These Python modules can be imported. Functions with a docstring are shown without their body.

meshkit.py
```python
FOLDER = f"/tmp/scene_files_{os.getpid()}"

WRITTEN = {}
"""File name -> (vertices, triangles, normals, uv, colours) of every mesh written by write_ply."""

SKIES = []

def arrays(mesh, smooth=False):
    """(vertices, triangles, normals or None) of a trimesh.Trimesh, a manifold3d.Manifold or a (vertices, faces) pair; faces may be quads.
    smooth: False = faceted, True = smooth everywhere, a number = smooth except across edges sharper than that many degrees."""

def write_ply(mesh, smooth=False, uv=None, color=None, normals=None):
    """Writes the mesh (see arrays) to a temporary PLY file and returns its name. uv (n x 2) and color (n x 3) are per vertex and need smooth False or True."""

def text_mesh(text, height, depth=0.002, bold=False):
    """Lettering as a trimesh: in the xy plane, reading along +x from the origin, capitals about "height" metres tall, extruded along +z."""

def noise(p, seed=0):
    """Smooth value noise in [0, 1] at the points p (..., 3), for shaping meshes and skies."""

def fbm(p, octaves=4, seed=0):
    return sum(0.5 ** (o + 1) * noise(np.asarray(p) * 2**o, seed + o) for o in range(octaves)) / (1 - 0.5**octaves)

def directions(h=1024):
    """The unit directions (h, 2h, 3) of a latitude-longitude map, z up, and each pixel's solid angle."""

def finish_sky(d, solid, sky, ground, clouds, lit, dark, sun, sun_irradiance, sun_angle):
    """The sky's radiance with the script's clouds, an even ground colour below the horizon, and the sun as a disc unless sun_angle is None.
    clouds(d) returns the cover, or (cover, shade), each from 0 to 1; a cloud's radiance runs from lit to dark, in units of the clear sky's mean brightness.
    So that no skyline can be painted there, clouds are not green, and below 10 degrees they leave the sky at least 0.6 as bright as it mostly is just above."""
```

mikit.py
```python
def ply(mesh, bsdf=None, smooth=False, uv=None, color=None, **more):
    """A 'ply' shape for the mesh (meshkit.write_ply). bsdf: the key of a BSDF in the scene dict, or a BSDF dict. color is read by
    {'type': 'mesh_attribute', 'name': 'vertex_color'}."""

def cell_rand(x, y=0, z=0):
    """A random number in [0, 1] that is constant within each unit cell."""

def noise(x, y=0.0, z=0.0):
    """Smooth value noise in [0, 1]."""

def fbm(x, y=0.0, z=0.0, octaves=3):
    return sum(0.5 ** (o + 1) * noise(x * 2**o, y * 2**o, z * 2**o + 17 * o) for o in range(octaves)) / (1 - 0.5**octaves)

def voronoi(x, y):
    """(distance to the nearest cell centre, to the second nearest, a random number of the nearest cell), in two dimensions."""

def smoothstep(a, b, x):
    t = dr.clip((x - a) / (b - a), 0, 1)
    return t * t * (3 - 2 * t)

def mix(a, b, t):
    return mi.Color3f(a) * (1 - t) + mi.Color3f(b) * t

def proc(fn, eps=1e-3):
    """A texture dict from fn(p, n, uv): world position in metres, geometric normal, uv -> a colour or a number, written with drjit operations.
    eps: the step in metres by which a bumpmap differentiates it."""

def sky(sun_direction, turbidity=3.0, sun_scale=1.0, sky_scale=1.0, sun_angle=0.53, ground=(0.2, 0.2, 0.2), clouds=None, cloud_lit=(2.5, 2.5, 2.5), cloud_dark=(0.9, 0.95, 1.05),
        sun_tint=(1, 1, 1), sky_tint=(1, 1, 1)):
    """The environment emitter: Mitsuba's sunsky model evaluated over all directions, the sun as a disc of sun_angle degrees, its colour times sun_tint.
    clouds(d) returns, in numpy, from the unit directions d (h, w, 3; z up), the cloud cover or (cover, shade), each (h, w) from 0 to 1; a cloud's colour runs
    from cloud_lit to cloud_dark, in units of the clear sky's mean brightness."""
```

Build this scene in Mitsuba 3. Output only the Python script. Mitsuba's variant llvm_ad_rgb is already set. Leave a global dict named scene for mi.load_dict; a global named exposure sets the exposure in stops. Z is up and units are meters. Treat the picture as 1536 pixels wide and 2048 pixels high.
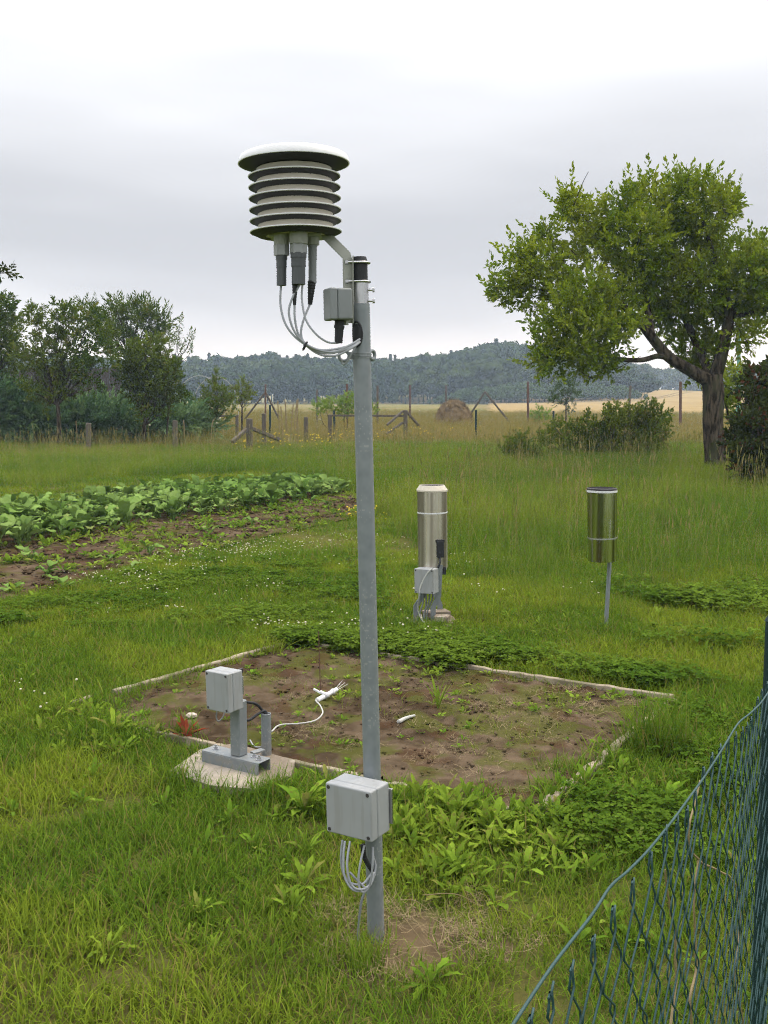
import math, random
import numpy as np, trimesh, manifold3d
import drjit as dr
import mitsuba as mi
import mikit, meshkit
from mikit import proc, fbm, noise, smoothstep, mix, cell_rand

T = mi.ScalarTransform4f
C3 = mi.Color3f
R = np.random.default_rng(11)
random.seed(5)
scene, labels = {}, {}

# ------------------------------------------------------------------ camera, sky, exposure
EYE, FOC, PITCH = 1.52, 2100.0, math.atan((1024 - 803) / 2100.0)
scene['camera'] = {'type': 'perspective', 'fov': math.degrees(2 * math.atan(768 / FOC)), 'fov_axis': 'x',
                   'near_clip': 0.05, 'far_clip': 5000.0,
                   'to_world': T().look_at(origin=[0, 0, EYE], target=[0, math.cos(PITCH), EYE - math.sin(PITCH)], up=[0, 0, 1]),
                   'medium': {'type': 'ref', 'id': 'haze_air'}}


def cloud_fn(d):
    el = np.degrees(np.arcsin(np.clip(d[..., 2], -1, 1)))
    az = np.arctan2(d[..., 0], d[..., 1])
    q = np.stack([d[..., 0] * 3.0, d[..., 1] * 3.0, d[..., 2] * 9.0], -1)
    n1 = meshkit.fbm(q + 7.3, 4, 3)
    n2 = meshkit.fbm(q * np.array([1, 1, 2.2]) + 2.1, 4, 9)
    e = el + 6 * (n1 - 0.5)
    shade = np.interp(e, [-5, 1.5, 3.5, 6, 8.5, 11, 14, 18, 22, 28, 42, 60, 90], [0.62, 0.68, 0.86, 0.975, 1.0, 0.955, 0.87, 0.75, 0.64, 0.46, 0.10, 0.0, 0.05])
    shade = shade + 0.12 * (n2 - 0.5) + 0.07 * np.clip(np.sin(az * 1.0 + 0.25), 0, 1) * np.clip((el - 5) / 8, 0, 1)
    cover = np.interp(el, [0, 1.5, 4.5, 8], [0.42, 0.50, 0.88, 1.0])
    return cover, shade


scene['sky'] = mikit.sky((0.45, 0.25, 0.85), turbidity=4, sun_scale=0.13, sun_angle=26, clouds=cloud_fn,
                         cloud_lit=(3.3, 3.32, 3.4), cloud_dark=(0.89, 0.915, 0.985), sky_tint=(1.0, 0.66, 0.53), ground=(0.08, 0.1, 0.05))
exposure = 3.45

# ------------------------------------------------------------------ picture point -> place on the ground, or on an upright plane
cp, sp_ = math.cos(PITCH), math.sin(PITCH)


def ray(px, py):
    x, y = (px - 768) / FOC, (py - 1024) / FOC
    return np.array([x, cp - y * sp_, -(y * cp + sp_)])


def atz(px, py, z=0.0):
    d = ray(px, py)
    return np.array([0, 0, EYE]) + d * ((z - EYE) / d[2])


def at(px, py, Y):
    d = ray(px, py)
    return np.array([0, 0, EYE]) + d * (Y / d[1])


def ppm(Y):
    return FOC / Y


# ------------------------------------------------------------------ keys, things, parts
def numbered(key):
    if key not in scene and key not in labels:
        return key
    k = 1
    while f'{key}_{k:03d}' in scene or f'{key}_{k:03d}' in labels:
        k += 1
    return f'{key}_{k:03d}'


def tag(key, label=None, category=None, group=None, kind=None):
    e = labels.setdefault(key, {})
    for k, v in (('label', label), ('category', category), ('group', group), ('kind', kind)):
        if v:
            e[k] = v
    return key


def thing(name, label, category, group=None):
    return tag(numbered(name), label, category, group)


def put(key, mesh, bsdf, smooth=35, uv=None, **more):
    scene[key] = mikit.ply(mesh, bsdf, smooth=smooth, uv=uv, **more)
    return key


def part(parent, name, mesh, bsdf, smooth=35, uv=None, label=None, kind=None):
    key = numbered(parent + '__' + name)
    put(key, mesh, bsdf, smooth, uv)
    if label or kind:
        tag(key, label, None, None, kind)
    return key


def setting(name, mesh, bsdf, label, smooth=True, category=None):
    put(name, mesh, bsdf, smooth)
    tag(name, label, category or name.replace('_', ' '), None, 'structure')


# ------------------------------------------------------------------ mesh helpers
def cat(meshes):
    return trimesh.util.concatenate([m if isinstance(m, trimesh.Trimesh) else trimesh.Trimesh(m[0], m[1], process=False) for m in meshes])


def catv(parts):
    """(V, F, UV) joined."""
    off, V, F, U = 0, [], [], []
    for v, f, u in parts:
        V.append(v); F.append(f + off); U.append(u); off += len(v)
    return np.vstack(V), np.vstack(F), np.vstack(U)


def spline(pts, n=8):
    p = np.asarray(pts, float)
    if len(p) < 3:
        t = np.linspace(0, 1, n + 1)[:, None]
        return p[0] * (1 - t) + p[1] * t
    q = np.vstack([2 * p[0] - p[1], p, 2 * p[-1] - p[-2]])
    out = []
    for i in range(1, len(q) - 2):
        t = np.linspace(0, 1, n, endpoint=False)[:, None]
        a, b, c, d = q[i - 1], q[i], q[i + 1], q[i + 2]
        out.append(0.5 * (2 * b + (c - a) * t + (2 * a - 5 * b + 4 * c - d) * t ** 2 + (3 * b - a - 3 * c + d) * t ** 3))
    out.append(q[-2][None])
    return np.vstack(out)


def tube(pts, r, sides=10, caps=True):
    p = np.asarray(pts, float)
    r = np.broadcast_to(r, (len(p),)).astype(float)
    t = np.gradient(p, axis=0)
    t /= np.linalg.norm(t, axis=1, keepdims=True) + 1e-12
    a = np.cross(t[0], [0, 0, 1.0] if abs(t[0][2]) < 0.9 else [1.0, 0, 0])
    A = []
    for k in range(len(p)):
        a = a - t[k] * (a @ t[k])
        a = a / (np.linalg.norm(a) + 1e-12)
        A.append(a)
    A = np.array(A); B = np.cross(t, A)
    ang = np.arange(sides) * 2 * np.pi / sides
    V = p[:, None] + r[:, None, None] * (np.cos(ang)[None, :, None] * A[:, None] + np.sin(ang)[None, :, None] * B[:, None])
    i, j = np.meshgrid(np.arange(len(p) - 1), np.arange(sides), indexing='ij')
    q = np.stack([i * sides + j, i * sides + (j + 1) % sides, (i + 1) * sides + (j + 1) % sides, (i + 1) * sides + j], -1).reshape(-1, 4)
    F = np.vstack([q[:, [0, 1, 2]], q[:, [0, 2, 3]]])
    V = V.reshape(-1, 3)
    if caps:
        n = len(V)
        V = np.vstack([V, p[0], p[-1]])
        k = np.arange(sides); k2 = (k + 1) % sides; last = (len(p) - 1) * sides
        F = np.vstack([F, np.stack([k2, k, np.full(sides, n)], 1), np.stack([last + k, last + k2, np.full(sides, n + 1)], 1)])
    return trimesh.Trimesh(V, F, process=False)


def rbox(size, r=0.004, c=(0, 0, 0)):
    s = np.asarray(size, float) / 2 - r
    ico = trimesh.creation.icosphere(subdivisions=2, radius=r).vertices
    pts = np.vstack([ico + s * np.array(k) for k in np.ndindex(2, 2, 2) for k in [np.array(k) * 2 - 1]])
    h = trimesh.convex.convex_hull(pts)
    h.apply_translation(c)
    return h


def chbox(size, ch=0.01, c=(0, 0, 0)):
    """A box with bevelled edges, few triangles."""
    s = np.asarray(size, float) / 2
    pts = []
    for k in np.ndindex(2, 2, 2):
        sg = np.array(k) * 2 - 1
        for ax in range(3):
            v = s - ch; v[ax] = s[ax]
            pts.append(v * sg)
    h = trimesh.convex.convex_hull(np.array(pts))
    h.apply_translation(c)
    return h


def lathe(profile, sections=48):
    return trimesh.creation.revolve(np.asarray(profile, float), sections=sections)


def basis(o, ex, ey, ez):
    M = np.eye(4)
    M[:3, 0], M[:3, 1], M[:3, 2], M[:3, 3] = ex, ey, ez, o
    return M


def rotz(a):
    return trimesh.transformations.rotation_matrix(a, [0, 0, 1])


def moved(m, M):
    m = m.copy(); m.apply_transform(M); return m


def bar(a, b, w, h, r=0.0):
    """A straight board from a to b, w wide (level), h high (upright)."""
    a, b = np.asarray(a, float), np.asarray(b, float)
    L = np.linalg.norm(b - a); ex = (b - a) / L
    ey = np.cross([0, 0, 1.0], ex) if abs(ex[2]) < 0.99 else np.array([0, 1.0, 0])
    ey /= np.linalg.norm(ey); ez = np.cross(ex, ey)
    return moved(chbox((L, w, h), min(w, h) * 0.12), basis((a + b) / 2, ex, ey, ez))


def terrain(x, y):
    x, y = np.asarray(x, float), np.asarray(y, float)
    ss = lambda a, b, v: (lambda t: t * t * (3 - 2 * t))(np.clip((v - a) / (b - a), 0, 1))
    z = 0.9 * ss(55, 260, y)
    z = z + 3.6 * ss(125, 380, y) * ss(25, 85, x)
    z = z + 4.5 * ss(250, 330, y) * np.exp(-((x - 30) / 42) ** 2)
    z = z + 6 * ss(390, 800, y)
    return z


# ------------------------------------------------------------------ materials (each once)
def rough(color, roughness=0.8, spec=0.3, metallic=0.0, **more):
    return {'type': 'twosided', 'b': {'type': 'principled', 'base_color': color if isinstance(color, dict) else {'type': 'rgb', 'value': list(color)},
                                      'roughness': roughness, 'specular': spec, 'metallic': metallic, **more}}


def thin_leaf(fn, roughness=0.55, trans=0.65):
    return {'type': 'principledthin', 'base_color': proc(fn), 'roughness': roughness, 'diff_trans': trans, 'eta': 1.33}


def leaf_fn(a, b, dry, dry_from=0.86, scale=0.9, vary=0.5, spots=False):
    a, b, dry = (tuple(map(float, c)) for c in (a, b, dry))

    def fn(p, n, uv):
        t = smoothstep(0.32, 0.68, fbm(p.x * scale, p.y * scale, p.z * scale * 0.5, 3))
        u = uv.x
        c = mix(a, b, dr.clip(t * 0.6 + u * 0.45, 0, 1))
        c = c * ((1 - vary * 0.5) + vary * noise(u * 31.7, 3.1))
        c = mix(c, dry, smoothstep(dry_from, dry_from + 0.05, u) * 0.85)
        if spots:
            c = mix(c, (0.15, 0.115, 0.045), smoothstep(0.70, 0.80, noise(p.x * 85.0, p.y * 85.0, p.z * 85.0)) * 0.6)
        return mix(c, C3(c) * C3(1.25, 1.18, 1.0), smoothstep(0.3, 1.0, uv.y) * 0.6)
    return fn


scene['lawn_leaf'] = thin_leaf(leaf_fn((0.078, 0.165, 0.016), (0.215, 0.280, 0.028), (0.22, 0.17, 0.065), 0.90, 1.5, 0.75))
scene['meadow_leaf'] = thin_leaf(leaf_fn((0.086, 0.174, 0.018), (0.200, 0.262, 0.032), (0.28, 0.23, 0.10), 0.92, 0.55, 0.7))
scene['dry_leaf'] = thin_leaf(leaf_fn((0.20, 0.18, 0.05), (0.28, 0.22, 0.085), (0.15, 0.18, 0.04), 0.80, 0.2))
scene['stalk_leaf'] = thin_leaf(leaf_fn((0.15, 0.19, 0.05), (0.24, 0.23, 0.09), (0.33, 0.27, 0.13), 0.75, 0.6))
scene['weed_leaf'] = thin_leaf(leaf_fn((0.112, 0.220, 0.022), (0.215, 0.305, 0.038), (0.20, 0.20, 0.06), 0.90, 1.3, 0.7, True), 0.6)
scene['clover_leaf'] = thin_leaf(leaf_fn((0.052, 0.112, 0.012), (0.115, 0.180, 0.022), (0.13, 0.17, 0.04), 0.93, 1.3), 0.5)
scene['vegetable_leaf'] = thin_leaf(leaf_fn((0.110, 0.210, 0.040), (0.205, 0.305, 0.095), (0.21, 0.24, 0.09), 0.92, 1.0, 0.8), 0.36, 0.4)
scene['apple_leaf'] = thin_leaf(leaf_fn((0.125, 0.205, 0.013), (0.275, 0.325, 0.026), (0.25, 0.28, 0.05), 0.92, 1.5, 0.7), 0.5, 0.55)
scene['orchard_leaf'] = thin_leaf(leaf_fn((0.050, 0.095, 0.013), (0.128, 0.168, 0.024), (0.16, 0.15, 0.04), 0.93, 0.8, 0.7), 0.5, 0.55)
scene['juniper_leaf'] = thin_leaf(leaf_fn((0.075, 0.165, 0.070), (0.230, 0.330, 0.150), (0.18, 0.26, 0.10), 0.9, 0.6), 0.6, 0.3)
scene['shrub_leaf'] = thin_leaf(leaf_fn((0.075, 0.120, 0.016), (0.145, 0.182, 0.026), (0.14, 0.12, 0.04), 0.9, 1.0), 0.5, 0.5)
scene['dark_shrub_leaf'] = thin_leaf(leaf_fn((0.026, 0.042, 0.014), (0.055, 0.070, 0.020), (0.10, 0.035, 0.02), 0.93, 1.0), 0.5, 0.3)
scene['forest_leaf'] = thin_leaf(leaf_fn((0.018, 0.036, 0.014), (0.052, 0.074, 0.020), (0.060, 0.068, 0.022), 0.86, 0.05, 0.5), 0.8, 0.3)
scene['young_forest_leaf'] = thin_leaf(leaf_fn((0.046, 0.080, 0.026), (0.078, 0.112, 0.034), (0.07, 0.09, 0.03), 0.9, 0.06), 0.8, 0.4)
scene['red_leaf'] = thin_leaf(leaf_fn((0.16, 0.025, 0.02), (0.22, 0.06, 0.03), (0.1, 0.12, 0.03), 0.85, 2.0), 0.5)
scene['white_petal'] = rough((0.52, 0.49, 0.37), 0.7)
scene['yellow_petal'] = rough((0.70, 0.50, 0.04), 0.6)
scene['straw'] = rough(proc(lambda p, n, uv: mix((0.16, 0.12, 0.06), (0.31, 0.24, 0.13), noise(uv.x * 53.0, 1.7))), 0.7)


def ground_fn(p, n, uv):
    g = fbm(p.x * 0.8, p.y * 0.8, 0.0, 4)
    f = fbm(p.x * 21.0, p.y * 21.0, 0.3, 3)
    near = mix((0.055, 0.075, 0.014), (0.090, 0.084, 0.028), smoothstep(0.35, 0.7, g * 0.55 + f * 0.45))
    far = mix((0.130, 0.135, 0.040), (0.210, 0.170, 0.075), smoothstep(0.3, 0.65, fbm(p.x * 0.09, p.y * 0.25, 1.0, 4)))
    c = mix(near, far, smoothstep(22.0, 45.0, p.y))
    out = dr.maximum(smoothstep(1.6, 0.9, p.y), smoothstep(0.2, 0.7, dr.abs(p.x) - 0.372 * p.y - 0.4)) * smoothstep(30.0, 20.0, p.y)
    c = mix(c, mix((0.036, 0.062, 0.010), (0.080, 0.100, 0.016), g), out)
    d = dr.sqrt(dr.square((p.x - 0.11) / 0.29) + dr.square((p.y - 2.86) / 0.24))
    return mix(c, mix((0.07, 0.05, 0.03), (0.16, 0.12, 0.07), f), smoothstep(1.0, 0.6, d + (f - 0.5) * 1.2 + (fbm(p.x * 5.0, p.y * 5.0, 2.0, 3) - 0.5)))


def soil_fn(p, n, uv):
    f = fbm(p.x * 17.0, p.y * 17.0, p.z * 9.0, 4)
    h = fbm(p.x * 2.4, p.y * 2.4, 4.0, 3)
    c = mix((0.044, 0.031, 0.019), (0.122, 0.090, 0.060), smoothstep(0.28, 0.72, f * 0.5 + h * 0.5))
    c = mix(c, (0.066, 0.078, 0.014), smoothstep(0.48, 0.64, fbm(p.x * 6.3 + 9, p.y * 6.3, 2.0, 4)) * 0.62)
    return mix(c, (0.060, 0.032, 0.018), smoothstep(0.56, 0.68, fbm(p.x * 7.9, p.y * 7.9, 7.0, 3)) * 0.5)


scene['ground_soil'] = {'type': 'twosided', 'b': {'type': 'diffuse', 'reflectance': proc(ground_fn)}}
scene['bed_soil'] = {'type': 'twosided', 'b': {'type': 'diffuse', 'reflectance': proc(soil_fn)}}


def wheat_fn(p, n, uv):
    c = mix((0.25, 0.185, 0.085), (0.33, 0.25, 0.125), fbm(p.x * 0.25, p.y * 0.12, 2.0, 4))
    for x0 in (75.0, 86.5):
        for o in (0.0, 2.2):
            dx = dr.abs(p.x - (x0 + o + (p.y - 300.0) * 0.42 - dr.square((p.y - 300.0) * 0.02)))
            c = mix(c, (0.16, 0.13, 0.07), smoothstep(0.75, 0.35, dx) * smoothstep(195.0, 215.0, p.y) * 0.8)
    return c


scene['wheat'] = {'type': 'twosided', 'b': {'type': 'diffuse', 'reflectance': proc(wheat_fn)}}


def bark_fn(p, n, uv):
    f = fbm(p.x * 26.0, p.y * 26.0, p.z * 5.0, 4)
    g = fbm(p.x * 7.0, p.y * 7.0, p.z * 2.2 + 5.0, 3)
    c = mix((0.022, 0.018, 0.013), (0.105, 0.083, 0.060), smoothstep(0.3, 0.7, f))
    return mix(c, (0.060, 0.068, 0.035), smoothstep(0.52, 0.7, g) * 0.6)


scene['bark'] = {'type': 'twosided', 'b': {'type': 'diffuse', 'reflectance': proc(bark_fn)}}


def wood_fn(p, n, uv):
    f = fbm(p.x * 60.0, p.y * 60.0, p.z * 7.0, 3)
    return mix((0.060, 0.050, 0.038), (0.135, 0.115, 0.090), f)


scene['old_wood'] = rough(proc(wood_fn), 0.85)
scene['dark_board'] = rough(proc(lambda p, n, uv: mix((0.045, 0.040, 0.042), (0.085, 0.075, 0.078), fbm(p.x * 9.0, p.y * 9.0, p.z * 1.3, 3))), 0.85)


def edge_fn(p, n, uv):
    f = fbm(p.x * 38.0, p.y * 38.0, p.z * 20.0, 4)
    g = fbm(p.x * 6.0, p.y * 6.0, 3.0, 3)
    c = mix((0.17, 0.135, 0.09), (0.36, 0.31, 0.235), f)
    return mix(c, (0.105, 0.095, 0.055), smoothstep(0.54, 0.7, g) * 0.7)


scene['edging'] = rough(proc(edge_fn), 0.9)


def concrete_fn(p, n, uv):
    f = fbm(p.x * 45.0, p.y * 45.0, p.z * 45.0, 4)
    g = fbm(p.x * 6.5, p.y * 6.5, 1.0, 3)
    c = mix((0.22, 0.185, 0.145), (0.35, 0.31, 0.255), f)
    return mix(c, (0.135, 0.105, 0.075), smoothstep(0.50, 0.62, g + smoothstep(-0.45, -0.2, p.x) * 0.12) * 0.75)


scene['concrete'] = rough(proc(concrete_fn), 0.9)


def zinc_fn(p, n, uv):
    f = fbm(p.x * 55.0, p.y * 55.0, p.z * 40.0, 3)
    s = smoothstep(0.70, 0.76, noise(p.x * 210.0, p.y * 210.0, p.z * 150.0))
    c = mix((0.160, 0.182, 0.195), (0.225, 0.247, 0.26), f)
    c = mix(c, (0.34, 0.35, 0.34), s * 0.5 * smoothstep(0.45, 0.6, noise(p.x * 20, p.y * 20, p.z * 9)))
    return mix(c, (0.22, 0.20, 0.16), smoothstep(0.14, 0.0, p.z) * smoothstep(0.4, 0.7, f) * 0.6)


scene['zinc'] = rough(proc(zinc_fn), 0.48, 0.5, 0.25)
scene['plastic_gray'] = rough(proc(lambda p, n, uv: mix(mix((0.245, 0.26, 0.27), (0.290, 0.30, 0.305), fbm(p.x * 13.0, p.y * 13.0, p.z * 8.0, 4)), (0.20, 0.195, 0.175), smoothstep(0.50, 0.72, fbm(p.x * 70.0, p.y * 70.0, p.z * 5.0, 3)) * 0.35)), 0.42, 0.45)
scene['plastic_dark_gray'] = rough(proc(lambda p, n, uv: mix((0.15, 0.165, 0.17), (0.195, 0.21, 0.215), fbm(p.x * 19.0, p.y * 19.0, p.z * 11.0, 3))), 0.45, 0.45)
scene['plastic_black_gray'] = rough((0.065, 0.072, 0.078), 0.5, 0.45)
scene['plastic_white'] = rough(proc(lambda p, n, uv: mix((0.56, 0.57, 0.59), (0.66, 0.66, 0.66), fbm(p.x * 9.0, p.y * 9.0, p.z * 25.0, 4))), 0.35, 0.5)
scene['plastic_cream'] = rough(proc(lambda p, n, uv: mix((0.42, 0.385, 0.31), (0.52, 0.48, 0.40), fbm(p.x * 15.0, p.y * 15.0, p.z * 30.0, 3))), 0.5, 0.4)
scene['black_lining'] = rough((0.020, 0.022, 0.028), 0.55, 0.4)
scene['rubber'] = rough((0.018, 0.019, 0.022), 0.6, 0.35)
scene['cable_gray'] = rough((0.29, 0.305, 0.33), 0.45, 0.5)
scene['cable_white'] = rough((0.40, 0.40, 0.375), 0.5, 0.4)
scene['bracket_paint'] = rough((0.26, 0.27, 0.235), 0.45, 0.5)
scene['bolt_steel'] = {'type': 'roughconductor', 'material': 'none', 'alpha': 0.22, 'specular_reflectance': {'type': 'rgb', 'value': [0.52, 0.52, 0.54]}}
scene['screw_dark'] = rough((0.06, 0.055, 0.06), 0.4, 0.5, 0.4)
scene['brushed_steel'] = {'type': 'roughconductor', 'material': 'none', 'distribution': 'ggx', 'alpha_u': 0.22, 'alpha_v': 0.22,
                          'specular_reflectance': proc(lambda p, n, uv: mix((0.24, 0.21, 0.165), (0.72, 0.67, 0.575), smoothstep(0.22, 0.72, fbm(p.x * 34.0 + 4.0, 3.0, p.z * 0.5, 3))))}  # brushed tone, with broad vertical streaks painted in as reflections of unseen surroundings
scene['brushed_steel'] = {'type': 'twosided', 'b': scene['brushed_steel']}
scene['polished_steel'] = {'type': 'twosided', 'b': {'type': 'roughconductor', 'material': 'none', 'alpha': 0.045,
                                                     'specular_reflectance': proc(lambda p, n, uv: C3(0.72, 0.71, 0.62) * (0.30 + 0.85 * smoothstep(0.25, 0.75, fbm(p.x * 42.0, 1.0, p.z * 0.4, 3))))}}  # dark and bright vertical streaks are reflections painted into the reflectance
scene['fence_green'] = rough(proc(lambda p, n, uv: mix((0.010, 0.042, 0.044), (0.034, 0.078, 0.080), fbm(p.x * 80.0, p.y * 80.0, p.z * 60.0, 3))), 0.5, 0.4)
scene['post_green'] = rough((0.008, 0.026, 0.027), 0.55, 0.3)
scene['lamp_green'] = rough((0.13, 0.30, 0.24), 0.5, 0.4)
scene['hay'] = {'type': 'twosided', 'b': {'type': 'diffuse', 'reflectance': proc(lambda p, n, uv: mix((0.095, 0.065, 0.038), (0.20, 0.15, 0.085), fbm(p.x * 6.0, p.y * 6.0, p.z * 9.0, 4)))}}
scene['rust'] = rough((0.10, 0.055, 0.038), 0.8)
scene['stone'] = rough((0.5, 0.42, 0.36), 0.8)

# ------------------------------------------------------------------ ground, beds, field
PLOT = [atz(*q)[:2] for q in ((111, 1423), (590, 1288), (1350, 1403), (1070, 1633))]     # left, back, right, front corner
SLAB = [atz(*q)[:2] for q in ((338, 1552), (400, 1508), (470, 1495), (590, 1530), (582, 1562), (505, 1588), (420, 1580))]
BED = [atz(*q)[:2] for q in ((-260, 1092), (0, 1042), (300, 1000), (640, 976), (820, 1000), (730, 1030), (480, 1085), (200, 1165), (0, 1215), (-260, 1290))]
ROWS = [atz(*q)[:2] for q in ((-260, 1080), (0, 1030), (300, 988), (640, 968), (700, 990), (450, 1030), (250, 1062), (0, 1105), (-260, 1160))]
import shapely
from shapely.geometry import Polygon

PLOT_P, SLAB_P, BED_P, ROWS_P = (Polygon(q) for q in (PLOT, SLAB, BED, ROWS))


def inside(poly, x, y, grow=0.0):
    return shapely.contains_xy(poly.buffer(grow) if grow else poly, x, y)


def sheet(xs, ys, zfn):
    X, Y = np.meshgrid(xs, ys, indexing='ij')
    Z = zfn(X, Y)
    i, j = np.meshgrid(np.arange(len(xs) - 1), np.arange(len(ys) - 1), indexing='ij')
    n = len(ys)
    q = np.stack([i * n + j, (i + 1) * n + j, (i + 1) * n + j + 1, i * n + j + 1], -1).reshape(-1, 4)
    return trimesh.Trimesh(np.stack([X, Y, Z], -1).reshape(-1, 3), np.vstack([q[:, [0, 1, 2]], q[:, [0, 2, 3]]]), process=False)


def grow_axis(a, b, h0, ratio):
    out = [a]
    h = h0
    while out[-1] < b:
        out.append(out[-1] + h); h *= ratio
    return np.array(out)


ys = np.concatenate([-grow_axis(2, 900, 2, 1.5)[::-1], np.arange(-1.5, 12, 0.09), grow_axis(12, 1500, 0.15, 1.045)])
xr = np.concatenate([np.arange(0.0, 5.0, 0.09), grow_axis(5.0, 1200, 0.15, 1.06)])
xs = np.concatenate([-xr[:0:-1], xr])


def lump(x, y, a, f, seed=0):
    return a * (meshkit.fbm(np.stack([x * f, y * f, x * 0 + 0.5], -1), 3, seed) - 0.5)


def ground_z(x, y):
    z = terrain(x, y) + lump(x, y, 0.03, 2.2, 4) * (np.abs(y) < 30) - 0.012
    return z - 0.05 * (inside(PLOT_P, x, y, -0.03) | inside(BED_P, x, y, -0.1))


setting('ground', sheet(xs, ys, ground_z), 'ground_soil', 'grassy ground of the garden and the fields beyond')


def soil_sheet(poly, step, zfn, skirt=0.06):
    x0, y0, x1, y1 = poly.bounds
    m = sheet(np.arange(x0, x1 + step, step), np.arange(y0, y1 + step, step), zfn)
    c = m.triangles_center
    m.update_faces(inside(poly, c[:, 0], c[:, 1])); m.remove_unreferenced_vertices()
    return m


setting('soil_plot', soil_sheet(PLOT_P, 0.016, lambda x, y: 0.004 + lump(x, y, 0.045, 3.2, 8) + lump(x, y, 0.030, 17, 5) + 0.022 * np.clip(meshkit.noise(np.stack([x * 11, y * 11, x * 0], -1), 6) - 0.72, 0, 1) / 0.28),
        'bed_soil', 'bare brown soil inside the edging boards')
setting('vegetable_bed', soil_sheet(BED_P, 0.05, lambda x, y: 0.0 + lump(x, y, 0.07, 1.6, 18) + lump(x, y, 0.06, 7, 15)), 'bed_soil', 'brown tilled soil of the vegetable bed')

wx = np.linspace(8, 260, 130)
wy = np.concatenate([np.linspace(112, 200, 60), np.linspace(203, 395, 70)])


def wheat_z(x, y):
    edge = np.clip((y - 112) / 2.0, 0, 1)
    near = 0.05 * meshkit.noise(np.stack([x * 1.7, y * 1.7, x * 0], -1), 2)
    return terrain(x, y) - 0.2 + edge * (0.45 + near)


wm = sheet(wx, wy, wheat_z)
wc_ = wm.triangles_center
wm.update_faces(wc_[:, 0] > 0.098 * wc_[:, 1] + 0.004 * (wc_[:, 1] - 112)); wm.remove_unreferenced_vertices()
setting('wheat_field', wm, 'wheat', 'ripe ochre wheat field rising to the edge of the wood')


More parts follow.
